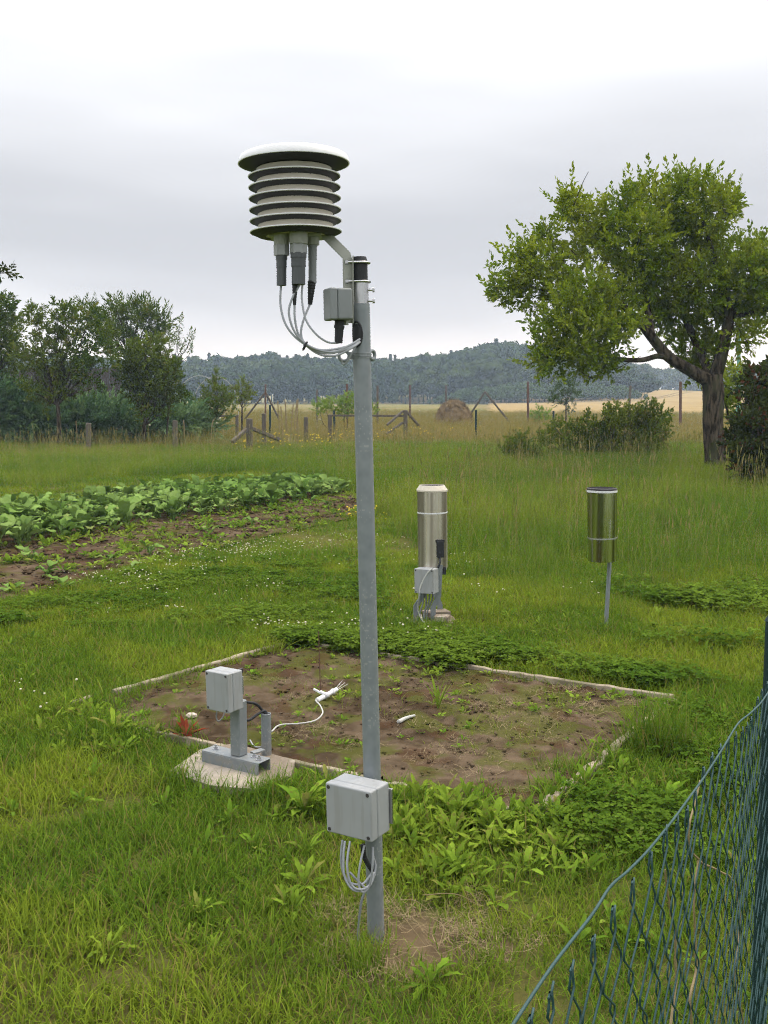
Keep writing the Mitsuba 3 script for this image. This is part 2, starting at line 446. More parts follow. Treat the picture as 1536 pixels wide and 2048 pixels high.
# ------------------------------------------------------------------ leaves and blades (vectorised)
def blades(base, az, length, width, bend, u, segs=3, tilt=None):
    """Tapering curved blades. All arguments are arrays over blades. Returns (V, F, UV)."""
    N = len(az)
    tilt = np.full(N, 0.15) if tilt is None else tilt
    d = np.stack([np.cos(az), np.sin(az), np.zeros(N)], 1)
    w = np.stack([-np.sin(az), np.cos(az), np.zeros(N)], 1)
    t = np.linspace(0, 1, segs + 1)
    ang = tilt[:, None] + bend[:, None] * t[None] ** 1.3
    ds = length[:, None] / segs
    hx = np.concatenate([np.zeros((N, 1)), np.cumsum(np.sin(ang[:, :-1]) * ds, 1)], 1)
    hz = np.concatenate([np.zeros((N, 1)), np.cumsum(np.cos(ang[:, :-1]) * ds, 1)], 1)
    P = base[:, None] + hx[..., None] * d[:, None] + hz[..., None] * np.array([0, 0, 1.0])
    ww = width[:, None] * (1 - t[None] ** 1.6) * 0.5
    A, B = P - ww[..., None] * w[:, None], P + ww[..., None] * w[:, None]
    V = np.concatenate([np.stack([A[:, :-1], B[:, :-1]], 2).reshape(N, -1, 3), P[:, -1:]], 1)
    k = 2 * segs + 1
    f = []
    for s in range(segs - 1):
        a = 2 * s
        f += [[a, a + 1, a + 3], [a, a + 3, a + 2]]
    f.append([2 * segs - 2, 2 * segs - 1, 2 * segs])
    F = (np.array(f)[None] + (np.arange(N) * k)[:, None, None]).reshape(-1, 3)
    tv = np.concatenate([np.repeat(t[:-1], 2), [1.0]])
    UV = np.stack([np.repeat(u, k), np.tile(tv, N)], 1)
    return V.reshape(-1, 3), F, UV


def broad_leaf(length, width, bend, fold=0.25, wave=0.0, petiole=0.15, u=0.5, rng=None, shape=1.0, tilt=0.3, rows=6, jag=0.0):
    """One broad leaf growing along +x and up from the origin, three columns wide."""
    rng = rng or R
    t = np.linspace(0, 1, rows)
    prof = np.where(t < petiole, 0.07, np.sin(np.pi * np.clip((t - petiole) / (1 - petiole), 0, 1) ** shape) ** 0.75)
    prof[-1] = 0.02
    if jag:
        prof = prof * np.where(np.arange(rows) % 2 == 0, 1.0, 1 - jag)
    ang = tilt + bend * t ** 1.4
    ds = length / (rows - 1)
    x = np.concatenate([[0], np.cumsum(np.sin(ang[:-1]) * ds)])
    z = np.concatenate([[0], np.cumsum(np.cos(ang[:-1]) * ds)])
    nx, nz = -np.cos(ang), np.sin(ang)
    V = []
    for s in (-1, 0, 1):
        wv = wave * rng.uniform(-1, 1, rows) * width
        off = abs(s) * (fold * prof * width * 0.5 + wv)
        V.append(np.stack([x + nx * off, s * prof * width * 0.5, z + nz * off], 1))
    V = np.vstack(V)
    f = []
    for c in range(2):
        for r in range(rows - 1):
            a, b = c * rows + r, (c + 1) * rows + r
            f += [[a, b, b + 1], [a, b + 1, a + 1]]
    return V, np.array(f), np.stack([np.full(len(V), u), np.tile(t, 3)], 1)


def placed(part_, M):
    v, f, u = part_
    return v @ M[:3, :3].T + M[:3, 3], f, u


def rosette(rng, n, length, width, spread=(0.5, 1.1), bend=0.6, **kw):
    out = []
    for i in range(n):
        lf = broad_leaf(length * rng.uniform(0.65, 1.15), width * rng.uniform(0.75, 1.2), bend * rng.uniform(0.3, 1.3), tilt=rng.uniform(*spread), u=rng.uniform(), rng=rng, **kw)
        out.append(placed(lf, rotz(i * 2.4 + rng.uniform(-0.5, 0.5))))
    return catv(out)


def scatter(group, variants, bsdf, pos, scale, rng, tiltmax=0.12, label=None, category=None, zs=None, stuff=True):
    """Stuff: instances of a few variants, keyed group__001, group__002, ..."""
    for i, v in enumerate(variants):
        scene[f'{group}_kind_{i}'] = {'type': 'shapegroup', 'a': mikit.ply((v[0], v[1]), bsdf, smooth=True, uv=v[2])}
    az = rng.uniform(0, 2 * np.pi, len(pos)); tx = rng.normal(0, tiltmax, len(pos)); ty = rng.normal(0, tiltmax, len(pos))
    which = rng.integers(0, len(variants), len(pos))
    for k in range(len(pos)):
        c, s = math.cos(az[k]), math.sin(az[k])
        S = scale[k]
        sz = S * (zs[k] if zs is not None else 1.0)
        M = np.array([[c * S, -s * S, tx[k] * sz, pos[k][0]], [s * S, c * S, ty[k] * sz, pos[k][1]], [0, 0, sz, pos[k][2]], [0, 0, 0, 1]])
        scene[f'{group}__{k + 1:03d}'] = {'type': 'instance', 'to_world': T(M), 'g': {'type': 'ref', 'id': f'{group}_kind_{which[k]}'}}
    tag(group, label, category, None, 'stuff' if stuff else None)


def wedge(rng, n, y0, y1, margin=0.6, power=1.0, right=1.0, left=1.0):
    """Random ground points in the strip of ground that the view spans, evenly spread."""
    y = np.sqrt(rng.uniform(y0 ** 2, y1 ** 2, int(n)))
    half = y * 0.372 + margin
    x = rng.uniform(-1, 1, int(n)) * half
    return x, y


def px_of(x, y, z=0.0):
    d = np.stack([x, y, np.zeros_like(x) + z - EYE], -1)
    zc = d[..., 1] * cp - d[..., 2] * sp_
    yc = -(d[..., 1] * sp_ + d[..., 2] * cp)
    return 768 + FOC * d[..., 0] / zc, 1024 + FOC * yc / zc


def nz(x, y, f, seed):
    return meshkit.fbm(np.stack([x * f, y * f, np.zeros_like(x)], -1), 3, seed)


PLOT_L = Polygon([PLOT[0] * 0.81 + PLOT[1] * 0.19, PLOT[1], PLOT[2], PLOT[3], PLOT[0] * 0.80 + PLOT[3] * 0.20])
MAST = atz(752, 1872)
GAUGE = atz(862, 1244)
GAUGE2 = atz(1211, 1258)

# ---- lawn: tufts of short blades
rng = np.random.default_rng(21)


def tuft(rng, n, rad, lo, hi, wlo, whi, bend, tilt, segs=3):
    r = rad * np.sqrt(rng.uniform(0, 1, n)); a = rng.uniform(0, 6.283, n)
    base = np.stack([r * np.cos(a), r * np.sin(a), np.full(n, -0.012)], 1)
    return blades(base, rng.uniform(0, 6.283, n), rng.uniform(lo, hi, n), rng.uniform(wlo, whi, n), rng.uniform(0.1, bend, n), rng.uniform(0, 1, n), segs, rng.uniform(0, tilt, n))


def near_mast(x, y):
    return ((x - MAST[0] - 0.12) / 0.30) ** 2 + ((y - MAST[1] - 0.02) / 0.25) ** 2


lawn = [tuft(rng, 50, 0.11, 0.025, 0.095, 0.0028, 0.0062, 1.5, 0.95) for _ in range(9)]
x, y = wedge(rng, 15500, 1.35, 10.5)
xm, ym = wedge(rng, 13000, 10.5, 24)
qx, qy = px_of(xm, ym)
km = (qy > np.interp(qx, [-400, 0, 300, 560, 700, 790, 830], [940, 955, 938, 920, 965, 1010, 2000]))
x, y = np.concatenate([x, xm[km]]), np.concatenate([y, ym[km]])
near_lot = rng.uniform(size=len(x)) < np.clip(1.35 - y / 12, 0.4, 1)
keep = near_lot & ~inside(PLOT_L, x, y, 0.02) & ~inside(SLAB_P, x, y, -0.03) & ~inside(BED_P, x, y, -0.15) & (near_mast(x, y) + 2.6 * (nz(x, y, 9, 2) - 0.5) > 0.40) & (np.hypot(x - GAUGE[0] - 0.02, y - GAUGE[1]) > 0.16)
keep &= nz(x, y, 2.6, 7) > 0.24
x, y = x[keep], y[keep]
sc = 0.55 + 0.95 * nz(x, y, 1.1, 31) + 0.02 * y
sc = np.where(inside(PLOT_P, x, y, 0.16), sc * 0.75, sc)
scatter('lawn_grass', lawn, 'lawn_leaf', np.stack([x, y, terrain(x, y)], 1), sc, rng, label='short mown green lawn grass around the instruments', category='grass')

border = [tuft(rng, 22, 0.07, 0.06, 0.17, 0.003, 0.0065, 1.6, 0.8, 4) for _ in range(6)]
q = []
for a_, b_, n_, w_ in (((95, 1428), (215, 1412), 26, 0.07), ((150, 1450), (330, 1490), 50, 0.10), ((215, 1404), (560, 1296), 30, 0.04), ((560, 1590), (1070, 1650), 60, 0.10), ((1090, 1630), (1340, 1430), 46, 0.07), ((340, 1562), (570, 1594), 70, 0.05), ((1040, 1345), (1345, 1390), 8, 0.04), ((820, 1258), (905, 1266), 16, 0.04), ((1195, 1262), (1228, 1262), 8, 0.04)):
    t_ = rng.uniform(0, 1, n_)[:, None]
    q.append(atz(*a_)[:2] * (1 - t_) + atz(*b_)[:2] * t_ + rng.normal(0, w_, (n_, 2)))
q = np.vstack(q); q = q[~inside(SLAB_P, q[:, 0], q[:, 1], 0.02)]
scatter('border_grass', border, 'lawn_leaf', np.column_stack([q, np.zeros(len(q))]), rng.uniform(0.6, 1.15, len(q)), rng, 0.15, label='longer grass left standing along the boards, posts and slabs', category='grass')

# ---- the right and rear meadow: longer grass
rng = np.random.default_rng(22)
meadow = [tuft(rng, 30, 0.17, 0.16, 0.42, 0.003, 0.0065, 1.5, 0.45) for _ in range(8)]
x, y = wedge(rng, 15500, 6.4, 33, 1.0)
qx, qy = px_of(x, y)
edge = np.interp(qx, [-400, 0, 300, 560, 700, 790, 1000, 1300, 1536, 2000], [960, 975, 958, 940, 985, 1060, 1200, 1235, 1215, 1215]) + 36 * (nz(x, y, 0.9, 12) - 0.5)
keep = (qy < edge) & ~inside(ROWS_P, x, y, 0.1) & ~inside(BED_P, x, y, -0.1) & (np.hypot(x - GAUGE[0], y - GAUGE[1]) > 0.35)
x, y = x[keep], y[keep]
tall = np.clip((y - 6.5) / 4.0, 0.45, 1.0)
scatter('meadow_grass', meadow, 'meadow_leaf', np.stack([x, y, terrain(x, y)], 1), (0.55 + 0.55 * nz(x, y, 0.55, 33) + 0.55 * nz(x, y, 1.9, 34)) * tall * np.interp(x, [-6, 1.0], [0.8, 1.0]), rng, label='long green meadow grass behind the rain gauges', category='grass')

stalk = []
for _ in range(6):
    q = []
    for _i in range(7):
        a, r_ = rng.uniform(0, 6.283), 0.3 * math.sqrt(rng.uniform())
        hh, ln, az_ = rng.uniform(0.38, 0.72), rng.uniform(0.02, 0.14), rng.uniform(0, 6.283)
        b_ = np.array([r_ * math.cos(a), r_ * math.sin(a), 0])
        tp2 = b_ + [ln * math.cos(az_), ln * math.sin(az_), hh]
        st_m = tube(spline([b_, (b_ + tp2) / 2 + [0, 0, 0.04], tp2], 3), 0.0014, 3, False)
        hd = tube(np.array([tp2, tp2 + (tp2 - b_) * 0.06, tp2 + (tp2 - b_) * 0.17 + [0, 0, -0.01]]), [0.002, 0.0062, 0.0012], 5, False)
        for m_ in (st_m, hd):
            q.append((m_.vertices, m_.faces, np.column_stack([np.full(len(m_.vertices), rng.uniform()), np.full(len(m_.vertices), 0.8)])))
    stalk.append(catv(q))
sx, sy = wedge(rng, 1100, 6.8, 31, 1.0)
qx, qy = px_of(sx, sy)
keep = (qy < np.interp(qx, [-400, 0, 300, 560, 700, 790, 1000, 1300, 1536, 2000], [950, 962, 948, 930, 975, 1040, 1170, 1200, 1190, 1190])) & ~inside(ROWS_P, sx, sy, 0.2) & ~inside(BED_P, sx, sy) & (nz(sx, sy, 0.5, 15) > 0.40)
sx, sy = sx[keep], sy[keep]
scatter('meadow_stalks', stalk, 'stalk_leaf', np.stack([sx, sy, terrain(sx, sy)], 1), rng.uniform(0.7, 1.15, len(sx)) * np.clip((sy - 5) / 5, 0.55, 1), rng, 0.08, label='pale seed stalks standing up out of the meadow grass', category='grass')

# ---- far tall dry grass
rng = np.random.default_rng(23)
dry = [tuft(rng, 34, 0.30, 0.35, 0.85, 0.006, 0.014, 0.9, 0.35, 2) for _ in range(7)]
x, y = wedge(rng, 9500, 27, 112, 1.5)
keep = rng.uniform(size=len(x)) < np.clip(48 / y, 0.25, 1.0)
x, y = x[keep], y[keep]
keep = nz(x, y, 0.22, 3) > np.interp(y, [27, 34], [0.5, 0.25])
x, y = x[keep], y[keep]
zs = (0.65 + 0.65 * nz(x, y, 0.13, 35)) * np.interp(y, [27, 31.5, 33, 60, 112], [0.40, 0.46, 0.85, 1.15, 0.95]) * np.interp(x / y, [-0.3, -0.02, 0.12, 0.3], [1.12, 1.12, 0.88, 0.75])
scatter('dry_grass', dry, 'dry_leaf', np.stack([x, y, terrain(x, y)], 1), np.ones(len(x)) * 1.05, rng, label='tall yellowish dry grass beyond the old wooden posts', category='grass', zs=zs)

# ------------------------------------------------------------------ the mast with its weather screen
YB = MAST[1]


def ml(px, py, dy=0.0):
    """A point in the upright plane through the mast's foot, dy nearer (-) or farther (+)."""
    return at(px, py, YB + dy)


top = ml(719, 516)
AX = (top - MAST) / np.linalg.norm(top - MAST)          # the mast leans a little
AYv = np.array([0, 1.0, 0]); AXx = np.cross(AYv, AX); AXx /= np.linalg.norm(AXx); AYv = np.cross(AX, AXx)


def along(py):
    """The mast's axis at this height in the photograph."""
    s = (ml(740, py)[2] - MAST[2]) / AX[2]
    return MAST + AX * s


def cyl(a, b, r, r2=None, sides=32, n=2):
    t = np.linspace(0, 1, n)[:, None]
    return tube(np.asarray(a) * (1 - t) + np.asarray(b) * t, np.linspace(r, r if r2 is None else r2, n), sides)


RP = 0.0243
mast = thing('weather_mast', 'tall leaning galvanised steel mast with a black sleeve at its top, carrying the louvred screen', 'mast')
part(mast, 'pole', cat([cyl(along(1900), along(608), RP, n=60)]), 'zinc')
part(mast, 'metal_sleeve', cyl(along(610), along(566), RP * 0.90), 'bolt_steel', label='bare metal sleeve on the narrower mast top')
part(mast, 'black_sleeve', cat([cyl(along(568), along(522), RP * 0.86), cyl(along(522), along(514), RP * 0.86, RP * 0.74)]), 'rubber', label='black rubber sleeve capping the mast')
for py in (580, 602):
    c = along(py)
    s = part(mast, 'screw', cat([cyl(c + AXx * RP * 0.8, c + AXx * (RP + 0.009), 0.0035, sides=12), moved(trimesh.creation.cylinder(0.0068, 0.006, sections=6), basis(c + AXx * (RP + 0.011), AX, AYv, AXx))]), 'bolt_steel')
# rubber lined cable port in the mast's side
dp = -AXx * 0.50 - AYv * 0.866
tp_ = AXx * 0.866 - AYv * 0.50
pc = along(669) + dp * (RP - 0.003)
ring = np.array([pc + tp_ * 0.0135 * math.cos(a) + AX * 0.033 * math.sin(a) + dp * (0.0025 - 0.0045 * math.cos(a) ** 2) for a in np.linspace(0, 6.2832, 33)])
part(mast, 'cable_port', cat([tube(ring, 0.0032, 8, False), moved(trimesh.creation.icosphere(3), basis(pc, tp_ * 0.0130, dp * 0.0052, AX * 0.0325))]), 'rubber', label='black rubber lined cable opening in the mast')


def ring_lug(center, r, th, axis_u, axis_v, dirv, stem):
    a = np.linspace(0, 2 * np.pi, 25)
    return cat([tube(np.array([center + axis_u * r * math.cos(k) + axis_v * r * math.sin(k) for k in a]), th, 8, False),
                bar(center + dirv * r * 0.7, center + dirv * (r + stem), 0.006, 0.020)])


c1, c2 = ml(688, 712, -0.005), ml(744, 710, 0.0)
part(mast, 'eye_lug', ring_lug(c1, 0.0135, 0.0045, AXx, AX, AXx, 0.016), 'zinc')
part(mast, 'eye_lug', ring_lug(c2, 0.0115, 0.0050, AYv * 0.8 + AXx * 0.6, AX, -AXx, 0.004), 'zinc')
part(mast, 'clamp_band', cat([tube(np.array([along(711) + (RP + 0.001) * (AXx * math.cos(k) + AYv * math.sin(k)) for k in np.linspace(0, 6.2832, 33)]) + AX * o, 0.0016, 6, False) for o in (-0.006, -0.002, 0.002, 0.006)]), 'zinc')

scr = thing('weather_screen', 'round white louvred temperature screen with black undersides hanging beside the mast top', 'weather screen')
SX, SY = 590, -0.02
sb = ml(592, 465, SY)
UP = AX


def sc_at(py):
    return sb + UP * ((ml(590, py, SY)[2] - sb[2]) / UP[2])


def frame(o):
    return basis(o, AXx, AYv, UP)


PXM = np.linalg.norm(ml(700, 400, SY) - ml(600, 400, SY)) / 100
RC, RL, RB = 111 * PXM, 91.5 * PXM, 75 * PXM
h = (sc_at(328) - sc_at(292)) @ UP * -1
hc = 0.040
prof = [(0.0001, hc)] + [(RC * math.sin(t) * 1.0, hc * (0.22 + 0.78 * math.cos(t) ** 0.9)) for t in np.linspace(0.05, 1.30, 14)] + [(RC * 0.992, 0.008), (RC, 0.003), (RC, 0.0005), (RC - 0.003, 0.0)]
capk = part(scr, 'cap', moved(lathe(prof, 96), frame(sc_at(329))), 'plastic_white', 50)
part(capk, 'underside', moved(lathe([(RC - 0.003, 0.0), (RC - 0.008, -0.001), (RB * 1.05, -0.010), (RB * 0.5, -0.011)], 96), frame(sc_at(329))), 'black_lining', 50)
for py in (354, 376, 398, 421, 443, 465):
    o = frame(sc_at(py))
    l = part(scr, 'louvre_plate', moved(lathe([(RB * 0.8, -0.004), (RB * 1.01, -0.004), (RL - 0.004, 0.0020), (RL - 0.001, 0.0030), (RL + 0.0006, 0.0022), (RL + 0.0008, 0.0000), (RL - 0.0012, -0.0012)], 96), o), 'plastic_white', 50)
    part(l, 'underside', moved(lathe([(RL - 0.001, -0.0012), (RL - 0.005, -0.0028), (RB * 1.01, -0.0100), (RB * 0.8, -0.0100)], 96), o), 'black_lining', 50)
z0, z1 = (sc_at(465) - sb) @ UP, (sc_at(329) - sb) @ UP
pr = [(0.001, z0 - 0.0085), (RB * 0.97, z0 - 0.0085)]
pys = [465, 443, 421, 398, 376, 354, 331]
for a, b in zip(pys[:-1], pys[1:]):
    za, zb = (sc_at(a) - sb) @ UP, (sc_at(b) - sb) @ UP
    pr += [(RB * 1.0, za - 0.004), (RB * 1.0, zb - 0.010), (RB * 0.955, zb - 0.009)]
part(scr, 'core', moved(lathe(pr, 96), frame(sb)), 'plastic_cream', 30, label='cream inner cylinder between the plates')
part(scr, 'base_plate', moved(chbox((0.135, 0.09, 0.006), 0.001), frame(sb - UP * 0.012)), 'bracket_paint')
# bent bracket from the screen's base to the mast
b0, b1, b2 = ml(633, 462, -0.03), ml(694, 515, -0.03), ml(697, 643, -0.03)


def strap(points, w, t, normal=np.array([0, 1.0, 0])):
    """A flat bar bent along points, t thick in the picture plane, w wide in depth."""
    p = np.asarray(points, float)
    tn = np.gradient(p, axis=0); tn /= np.linalg.norm(tn, axis=1, keepdims=True)
    side = np.cross(tn, normal); side /= np.linalg.norm(side, axis=1, keepdims=True)
    V = []
    for k in range(len(p)):
        for s, q in ((-1, -1), (1, -1), (1, 1), (-1, 1)):
            V.append(p[k] + side[k] * s * t / 2 + normal * q * w / 2)
    F = []
    for k in range(len(p) - 1):
        for i in range(4):
            a, b = 4 * k + i, 4 * k + (i + 1) % 4
            F += [[a, b, b + 4], [a, b + 4, a + 4]]
    e = 4 * (len(p) - 1)
    F += [[0, 2, 1], [0, 3, 2], [e, e + 1, e + 2], [e, e + 2, e + 3]]
    m = trimesh.Trimesh(np.array(V), np.array(F), process=False)
    return m


nrm = np.array([0.35, -0.94, 0.0])
leg1 = strap([ml(640, 458, -.02), ml(693, 511, -.02), ml(695, 520, -.02), ml(697, 646, -.02)], 0.004, 0.026, nrm)
lip = strap([ml(706, 512, -.022), ml(706.5, 646, -.022)], 0.016, 0.003, np.array([0, 1.0, 0]))
part(scr, 'bracket', cat([leg1, lip, bar(ml(588, 458, -.02), ml(642, 459, -.02), 0.04, 0.005)]), 'bracket_paint', label='bent grey bracket from the screen down to the mast')
for py in (526, 564):
    c = along(py)
    a = np.linspace(-np.pi / 2, np.pi / 2, 17)
    u = [c - AXx * 0.032 - AYv * (RP * 0.92)] + [c + (RP * 0.95) * (AXx * math.cos(k) * 1.15 + AYv * math.sin(k)) for k in a] + [c - AXx * 0.032 + AYv * (RP * 0.92)]
    ub = part(scr, 'u_bolt', tube(np.array(u), 0.003, 10), 'bolt_steel')
    for sy in (-1, 1):
        part(ub, 'nut', moved(trimesh.creation.cylinder(0.0072, 0.008, sections=6), basis(c - AXx * 0.034 + AYv * sy * RP * 0.92, AX, AYv, AXx)), 'bolt_steel')


def hexnut(c, r, hh):
    return moved(trimesh.creation.cylinder(r, hh, sections=6), basis(c, AXx, AYv, AX))


def sensor(px, dy, gland, nut, barrel, rg, rn, rbv, mat, boot=None, rb2=None):
    key = numbered(scr + '__sensor')
    P = lambda py: ml(px, py, dy)
    m = cat([cyl(P(barrel[0]), P(barrel[0] + (barrel[1] - barrel[0]) * 0.42), rbv), cyl(P(barrel[0] + (barrel[1] - barrel[0]) * 0.42), P(barrel[1]), rbv * 0.92), cyl(P(barrel[0] - 2), P(barrel[0] + 8), rbv * 1.1)])
    put(key, m, mat)
    put(key + '__gland', cyl(P(gland[0]), P(gland[1]), rg * 1.05, rg), 'bracket_paint')
    if nut:
        put(key + '__nut', hexnut((P(nut[0]) + P(nut[1])) / 2, rn, np.linalg.norm(P(nut[0]) - P(nut[1]))), 'plastic_gray', False)
    if boot:
        n = 18
        t = np.linspace(0, 1, n)
        pts = np.array([ml(boot[0][0] * (1 - k) + boot[1][0] * k, boot[0][1] * (1 - k) + boot[1][1] * k, dy) for k in t])
        put(key + '__boot', tube(pts, boot[2] * (1 - 0.5 * t) * (1 + 0.16 * (np.arange(n) % 2)), 16), 'rubber')
    return key


mm = PXM
sensor(563, -0.055, (462, 490), (490, 511), (511, 571), 15 * mm, 15.5 * mm, 10.5 * mm, 'plastic_black_gray')
sensor(597, -0.075, (462, 488), (488, 508), (508, 569), 18 * mm, 17 * mm, 14.5 * mm, 'plastic_black_gray', ((590, 567), (589, 610), 5.5 * mm))
sensor(625, -0.030, (462, 490), None, (486, 566), 13.5 * mm, 0, 8.8 * mm, 'plastic_dark_gray', ((624, 562), (620, 609), 8 * mm))


# ------------------------------------------------------------------ junction boxes
def junction_box(label, center, w, hh, d, theta, group=None, mat='plastic_gray', screws=True):
    """Lid at the front (its normal turned theta to the left of the camera), housing behind it, four recessed screws."""
    key = thing('junction_box', label, 'junction box', group)
    ex = np.array([math.cos(theta), -math.sin(theta), 0]); ey = np.array([math.sin(theta), math.cos(theta), 0]); ez = np.array([0, 0, 1.0])
    ez = AX; ex = ex - ez * (ex @ ez); ex /= np.linalg.norm(ex); ey = np.cross(ez, ex)
    M = basis(center, ex, ey, ez)
    put(key + '__housing', moved(rbox((w, d * 0.66, hh), 0.006, (0, d * 0.17, 0)), M), mat, 30)
    put(key + '__lid', moved(rbox((w + 0.001, d * 0.335, hh + 0.001), 0.005, (0, -d * 0.335, 0)), M), mat, 30)
    if screws:
        for sx in (-1, 1):
            for sz in (-1, 1):
                p = (sx * (w / 2 - 0.0105), -d * 0.5 - 0.0004, sz * (hh / 2 - 0.0105))
                m = cat([moved(trimesh.creation.annulus(0.0030, 0.0052, 0.0022, sections=20), trimesh.transformations.rotation_matrix(np.pi / 2, [1, 0, 0])), moved(trimesh.creation.cylinder(0.0032, 0.001, sections=16), trimesh.transformations.rotation_matrix(np.pi / 2, [1, 0, 0]))])
                m.apply_translation(p)
                part(key + '__lid', 'screw', moved(m, M), 'screw_dark')
    return key, M


s3 = (2100.0 / YB)
bx_c = ml(676, 609, -0.052)
jb0, M0 = junction_box('small grey junction box fixed to the bent bracket just under the louvred screen', bx_c, 0.052, 0.082, 0.064, math.radians(66), mat='plastic_dark_gray', screws=False)
# raised lettering block on its lid, too small to read
for k, (zz, ww) in enumerate(((0.012, 0.012), (-0.006, 0.018), (-0.016, 0.018), (-0.026, 0.014))):
    pass
g0 = ml(681, 641, -0.045)
part(jb0, 'cable_gland', cat([cyl(ml(679, 637, -.05), ml(679, 650, -.05), 0.0125, 0.0125), cyl(ml(679, 650, -.05), ml(678, 657, -.05), 0.0138), cyl(ml(678.5, 657, -.05), ml(677, 686, -.05), 0.0115, 0.0105)]), 'rubber')
part(jb0, 'small_gland', cat([cyl(ml(692, 637, -.03), ml(692, 650, -.03), 0.0075, sides=6)]), 'bracket_paint', False)

th = math.radians(33)
nb = np.array([-math.sin(th), -math.cos(th), 0])
bc = ml(716, 1628, -0.02)
bcen = along(1595) + nb * (RP + 0.008 + 0.046) + np.array([math.cos(th), -math.sin(th), 0]) * 0.003
jb1, M1 = junction_box('largest grey junction box, clamped low on the mast just above the grass', bcen, 0.150, 0.140, 0.092, th)
part(jb1, 'mount_rail', moved(chbox((0.165, 0.006, 0.10), 0.001, (0, 0.0495, 0)), M1), 'bolt_steel')
part(jb1, 'cable_gland', cat([cyl(M1[:3, :3] @ np.array([xx, 0.01, -0.07]) + M1[:3, 3], M1[:3, :3] @ np.array([xx, 0.01, -0.088]) + M1[:3, 3], 0.0075, 0.0062, 12) for xx in (-0.05, -0.025, 0.0, 0.035)]), 'plastic_dark_gray', label='row of small glands under the box', kind='stuff')


# ------------------------------------------------------------------ cables
def cable(label, pts, r, mat, group=None, sides=8, name='cable', catg='cable'):
    k = thing(name, label, catg, group)
    put(k, tube(spline(np.array(pts), 10), r, sides), mat, True)
    return k


PORT = ml(716, 682, -0.03)
lab = 'thin grey cable looping from a sensor under the louvred screen to the mast opening'
gr = 'cables looping from the screen to the mast'
loops = [
    [(562, 570, -.055), (561, 610, -.06), (572, 650, -.07), (600, 682, -.07), (640, 700, -.065), (690, 694, -.05), (718, 680, -.028)],
    [(600, 568, -.075), (583, 600, -.08), (578, 630, -.08), (592, 668, -.075), (622, 694, -.07), (665, 704, -.06), (700, 690, -.045), (720, 678, -.028)],
    [(589, 608, -.075), (590, 640, -.075), (599, 672, -.072), (625, 698, -.065), (660, 707, -.06), (702, 694, -.045), (719, 682, -.028)],
    [(620, 608, -.03), (607, 640, -.05), (602, 668, -.06), (612, 690, -.06), (640, 709, -.06), (672, 711, -.055), (705, 695, -.045), (720, 684, -.028)],
]
for q, lab in zip(loops, ('outermost left grey cable looping from the left sensor under the screen to the mast', 'grey cable crossing down in front of the middle sensor boot towards the mast opening',
                          'grey cable hanging straight from the black boot of the middle sensor before bending right', 'grey cable from the right sensor boot swinging left and then back to the mast')):
    cable(lab, [ml(*p) for p in q], 0.0029, 'cable_gray')
cable('thin grey cable from the middle sensor to the black gland of the small junction box', [ml(605, 566, -.07), ml(604, 600, -.075), ml(612, 640, -.08), ml(632, 668, -.08), ml(655, 684, -.07), ml(676, 686, -.05)], 0.0027, 'cable_gray')
cable('thin grey cable hanging down past the left eye lug of the mast', [ml(716, 684, -.03), ml(706, 702, -.04), ml(694, 724, -.03), ml(686, 728, -.02), ml(683, 718, -.02)], 0.0022, 'cable_gray')
k = thing('cable_tie', 'black cable tie round the bundle of cables below the screen', 'cable tie')
tc = ml(610, 692, -.068)
put(k, cat([tube(np.array([tc + 0.011 * (AX * math.cos(a) * 0.9 + AXx * math.cos(a) * 0.5 + AYv * math.sin(a) * 0.9) for a in np.linspace(0, 6.2832, 21)]), 0.0025, 6, False), rbox((0.007, 0.007, 0.007), 0.0015, tc + np.array([0, -0.011, 0]))]), 'rubber', True)

lab2 = 'grey cable hanging in a loop under the largest junction box'
gr2 = 'cable loops under the largest junction box'
for q in ([(690, 1682, -.10), (687, 1712, -.11), (689, 1752, -.12), (704, 1778, -.12), (722, 1781, -.10), (742, 1766, -.05), (751, 1735, -.03), (746, 1712, -.03)],
          [(700, 1682, -.10), (694, 1730, -.12), (702, 1768, -.12), (720, 1779, -.11), (740, 1770, -.06), (748, 1744, -.04)],
          [(729, 1690, -.09), (720, 1730, -.11), (717, 1765, -.11), (724, 1784, -.10), (738, 1774, -.05), (750, 1748, -.03)],
          [(746, 1694, -.08), (745, 1730, -.09), (741, 1765, -.08), (733, 1776, -.08), (716, 1762, -.10), (700, 1745, -.11)],
          [(685, 1680, -.08), (682, 1715, -.08), (686, 1745, -.07), (700, 1765, -.06), (725, 1768, -.05), (745, 1745, -.03)]):
    cable(lab2, [ml(*p) for p in q], 0.0032, 'cable_gray', gr2)
cable('black cable curving from the largest junction box to the mast', [ml(726, 1690, -.06), ml(728, 1712, -.05), ml(736, 1728, -.04), ml(745, 1742, -.028)], 0.0072, 'rubber')
f0 = MAST + np.array([-0.05, -0.05, -0.03])
cable('dark grey cable running from the cable loops down into the soil beside the mast', [ml(737, 1772, -.05), ml(727, 1790, -.06), ml(721, 1815, -.06), f0 + np.array([0, 0, 0.06]), f0], 0.0036, 'plastic_dark_gray')

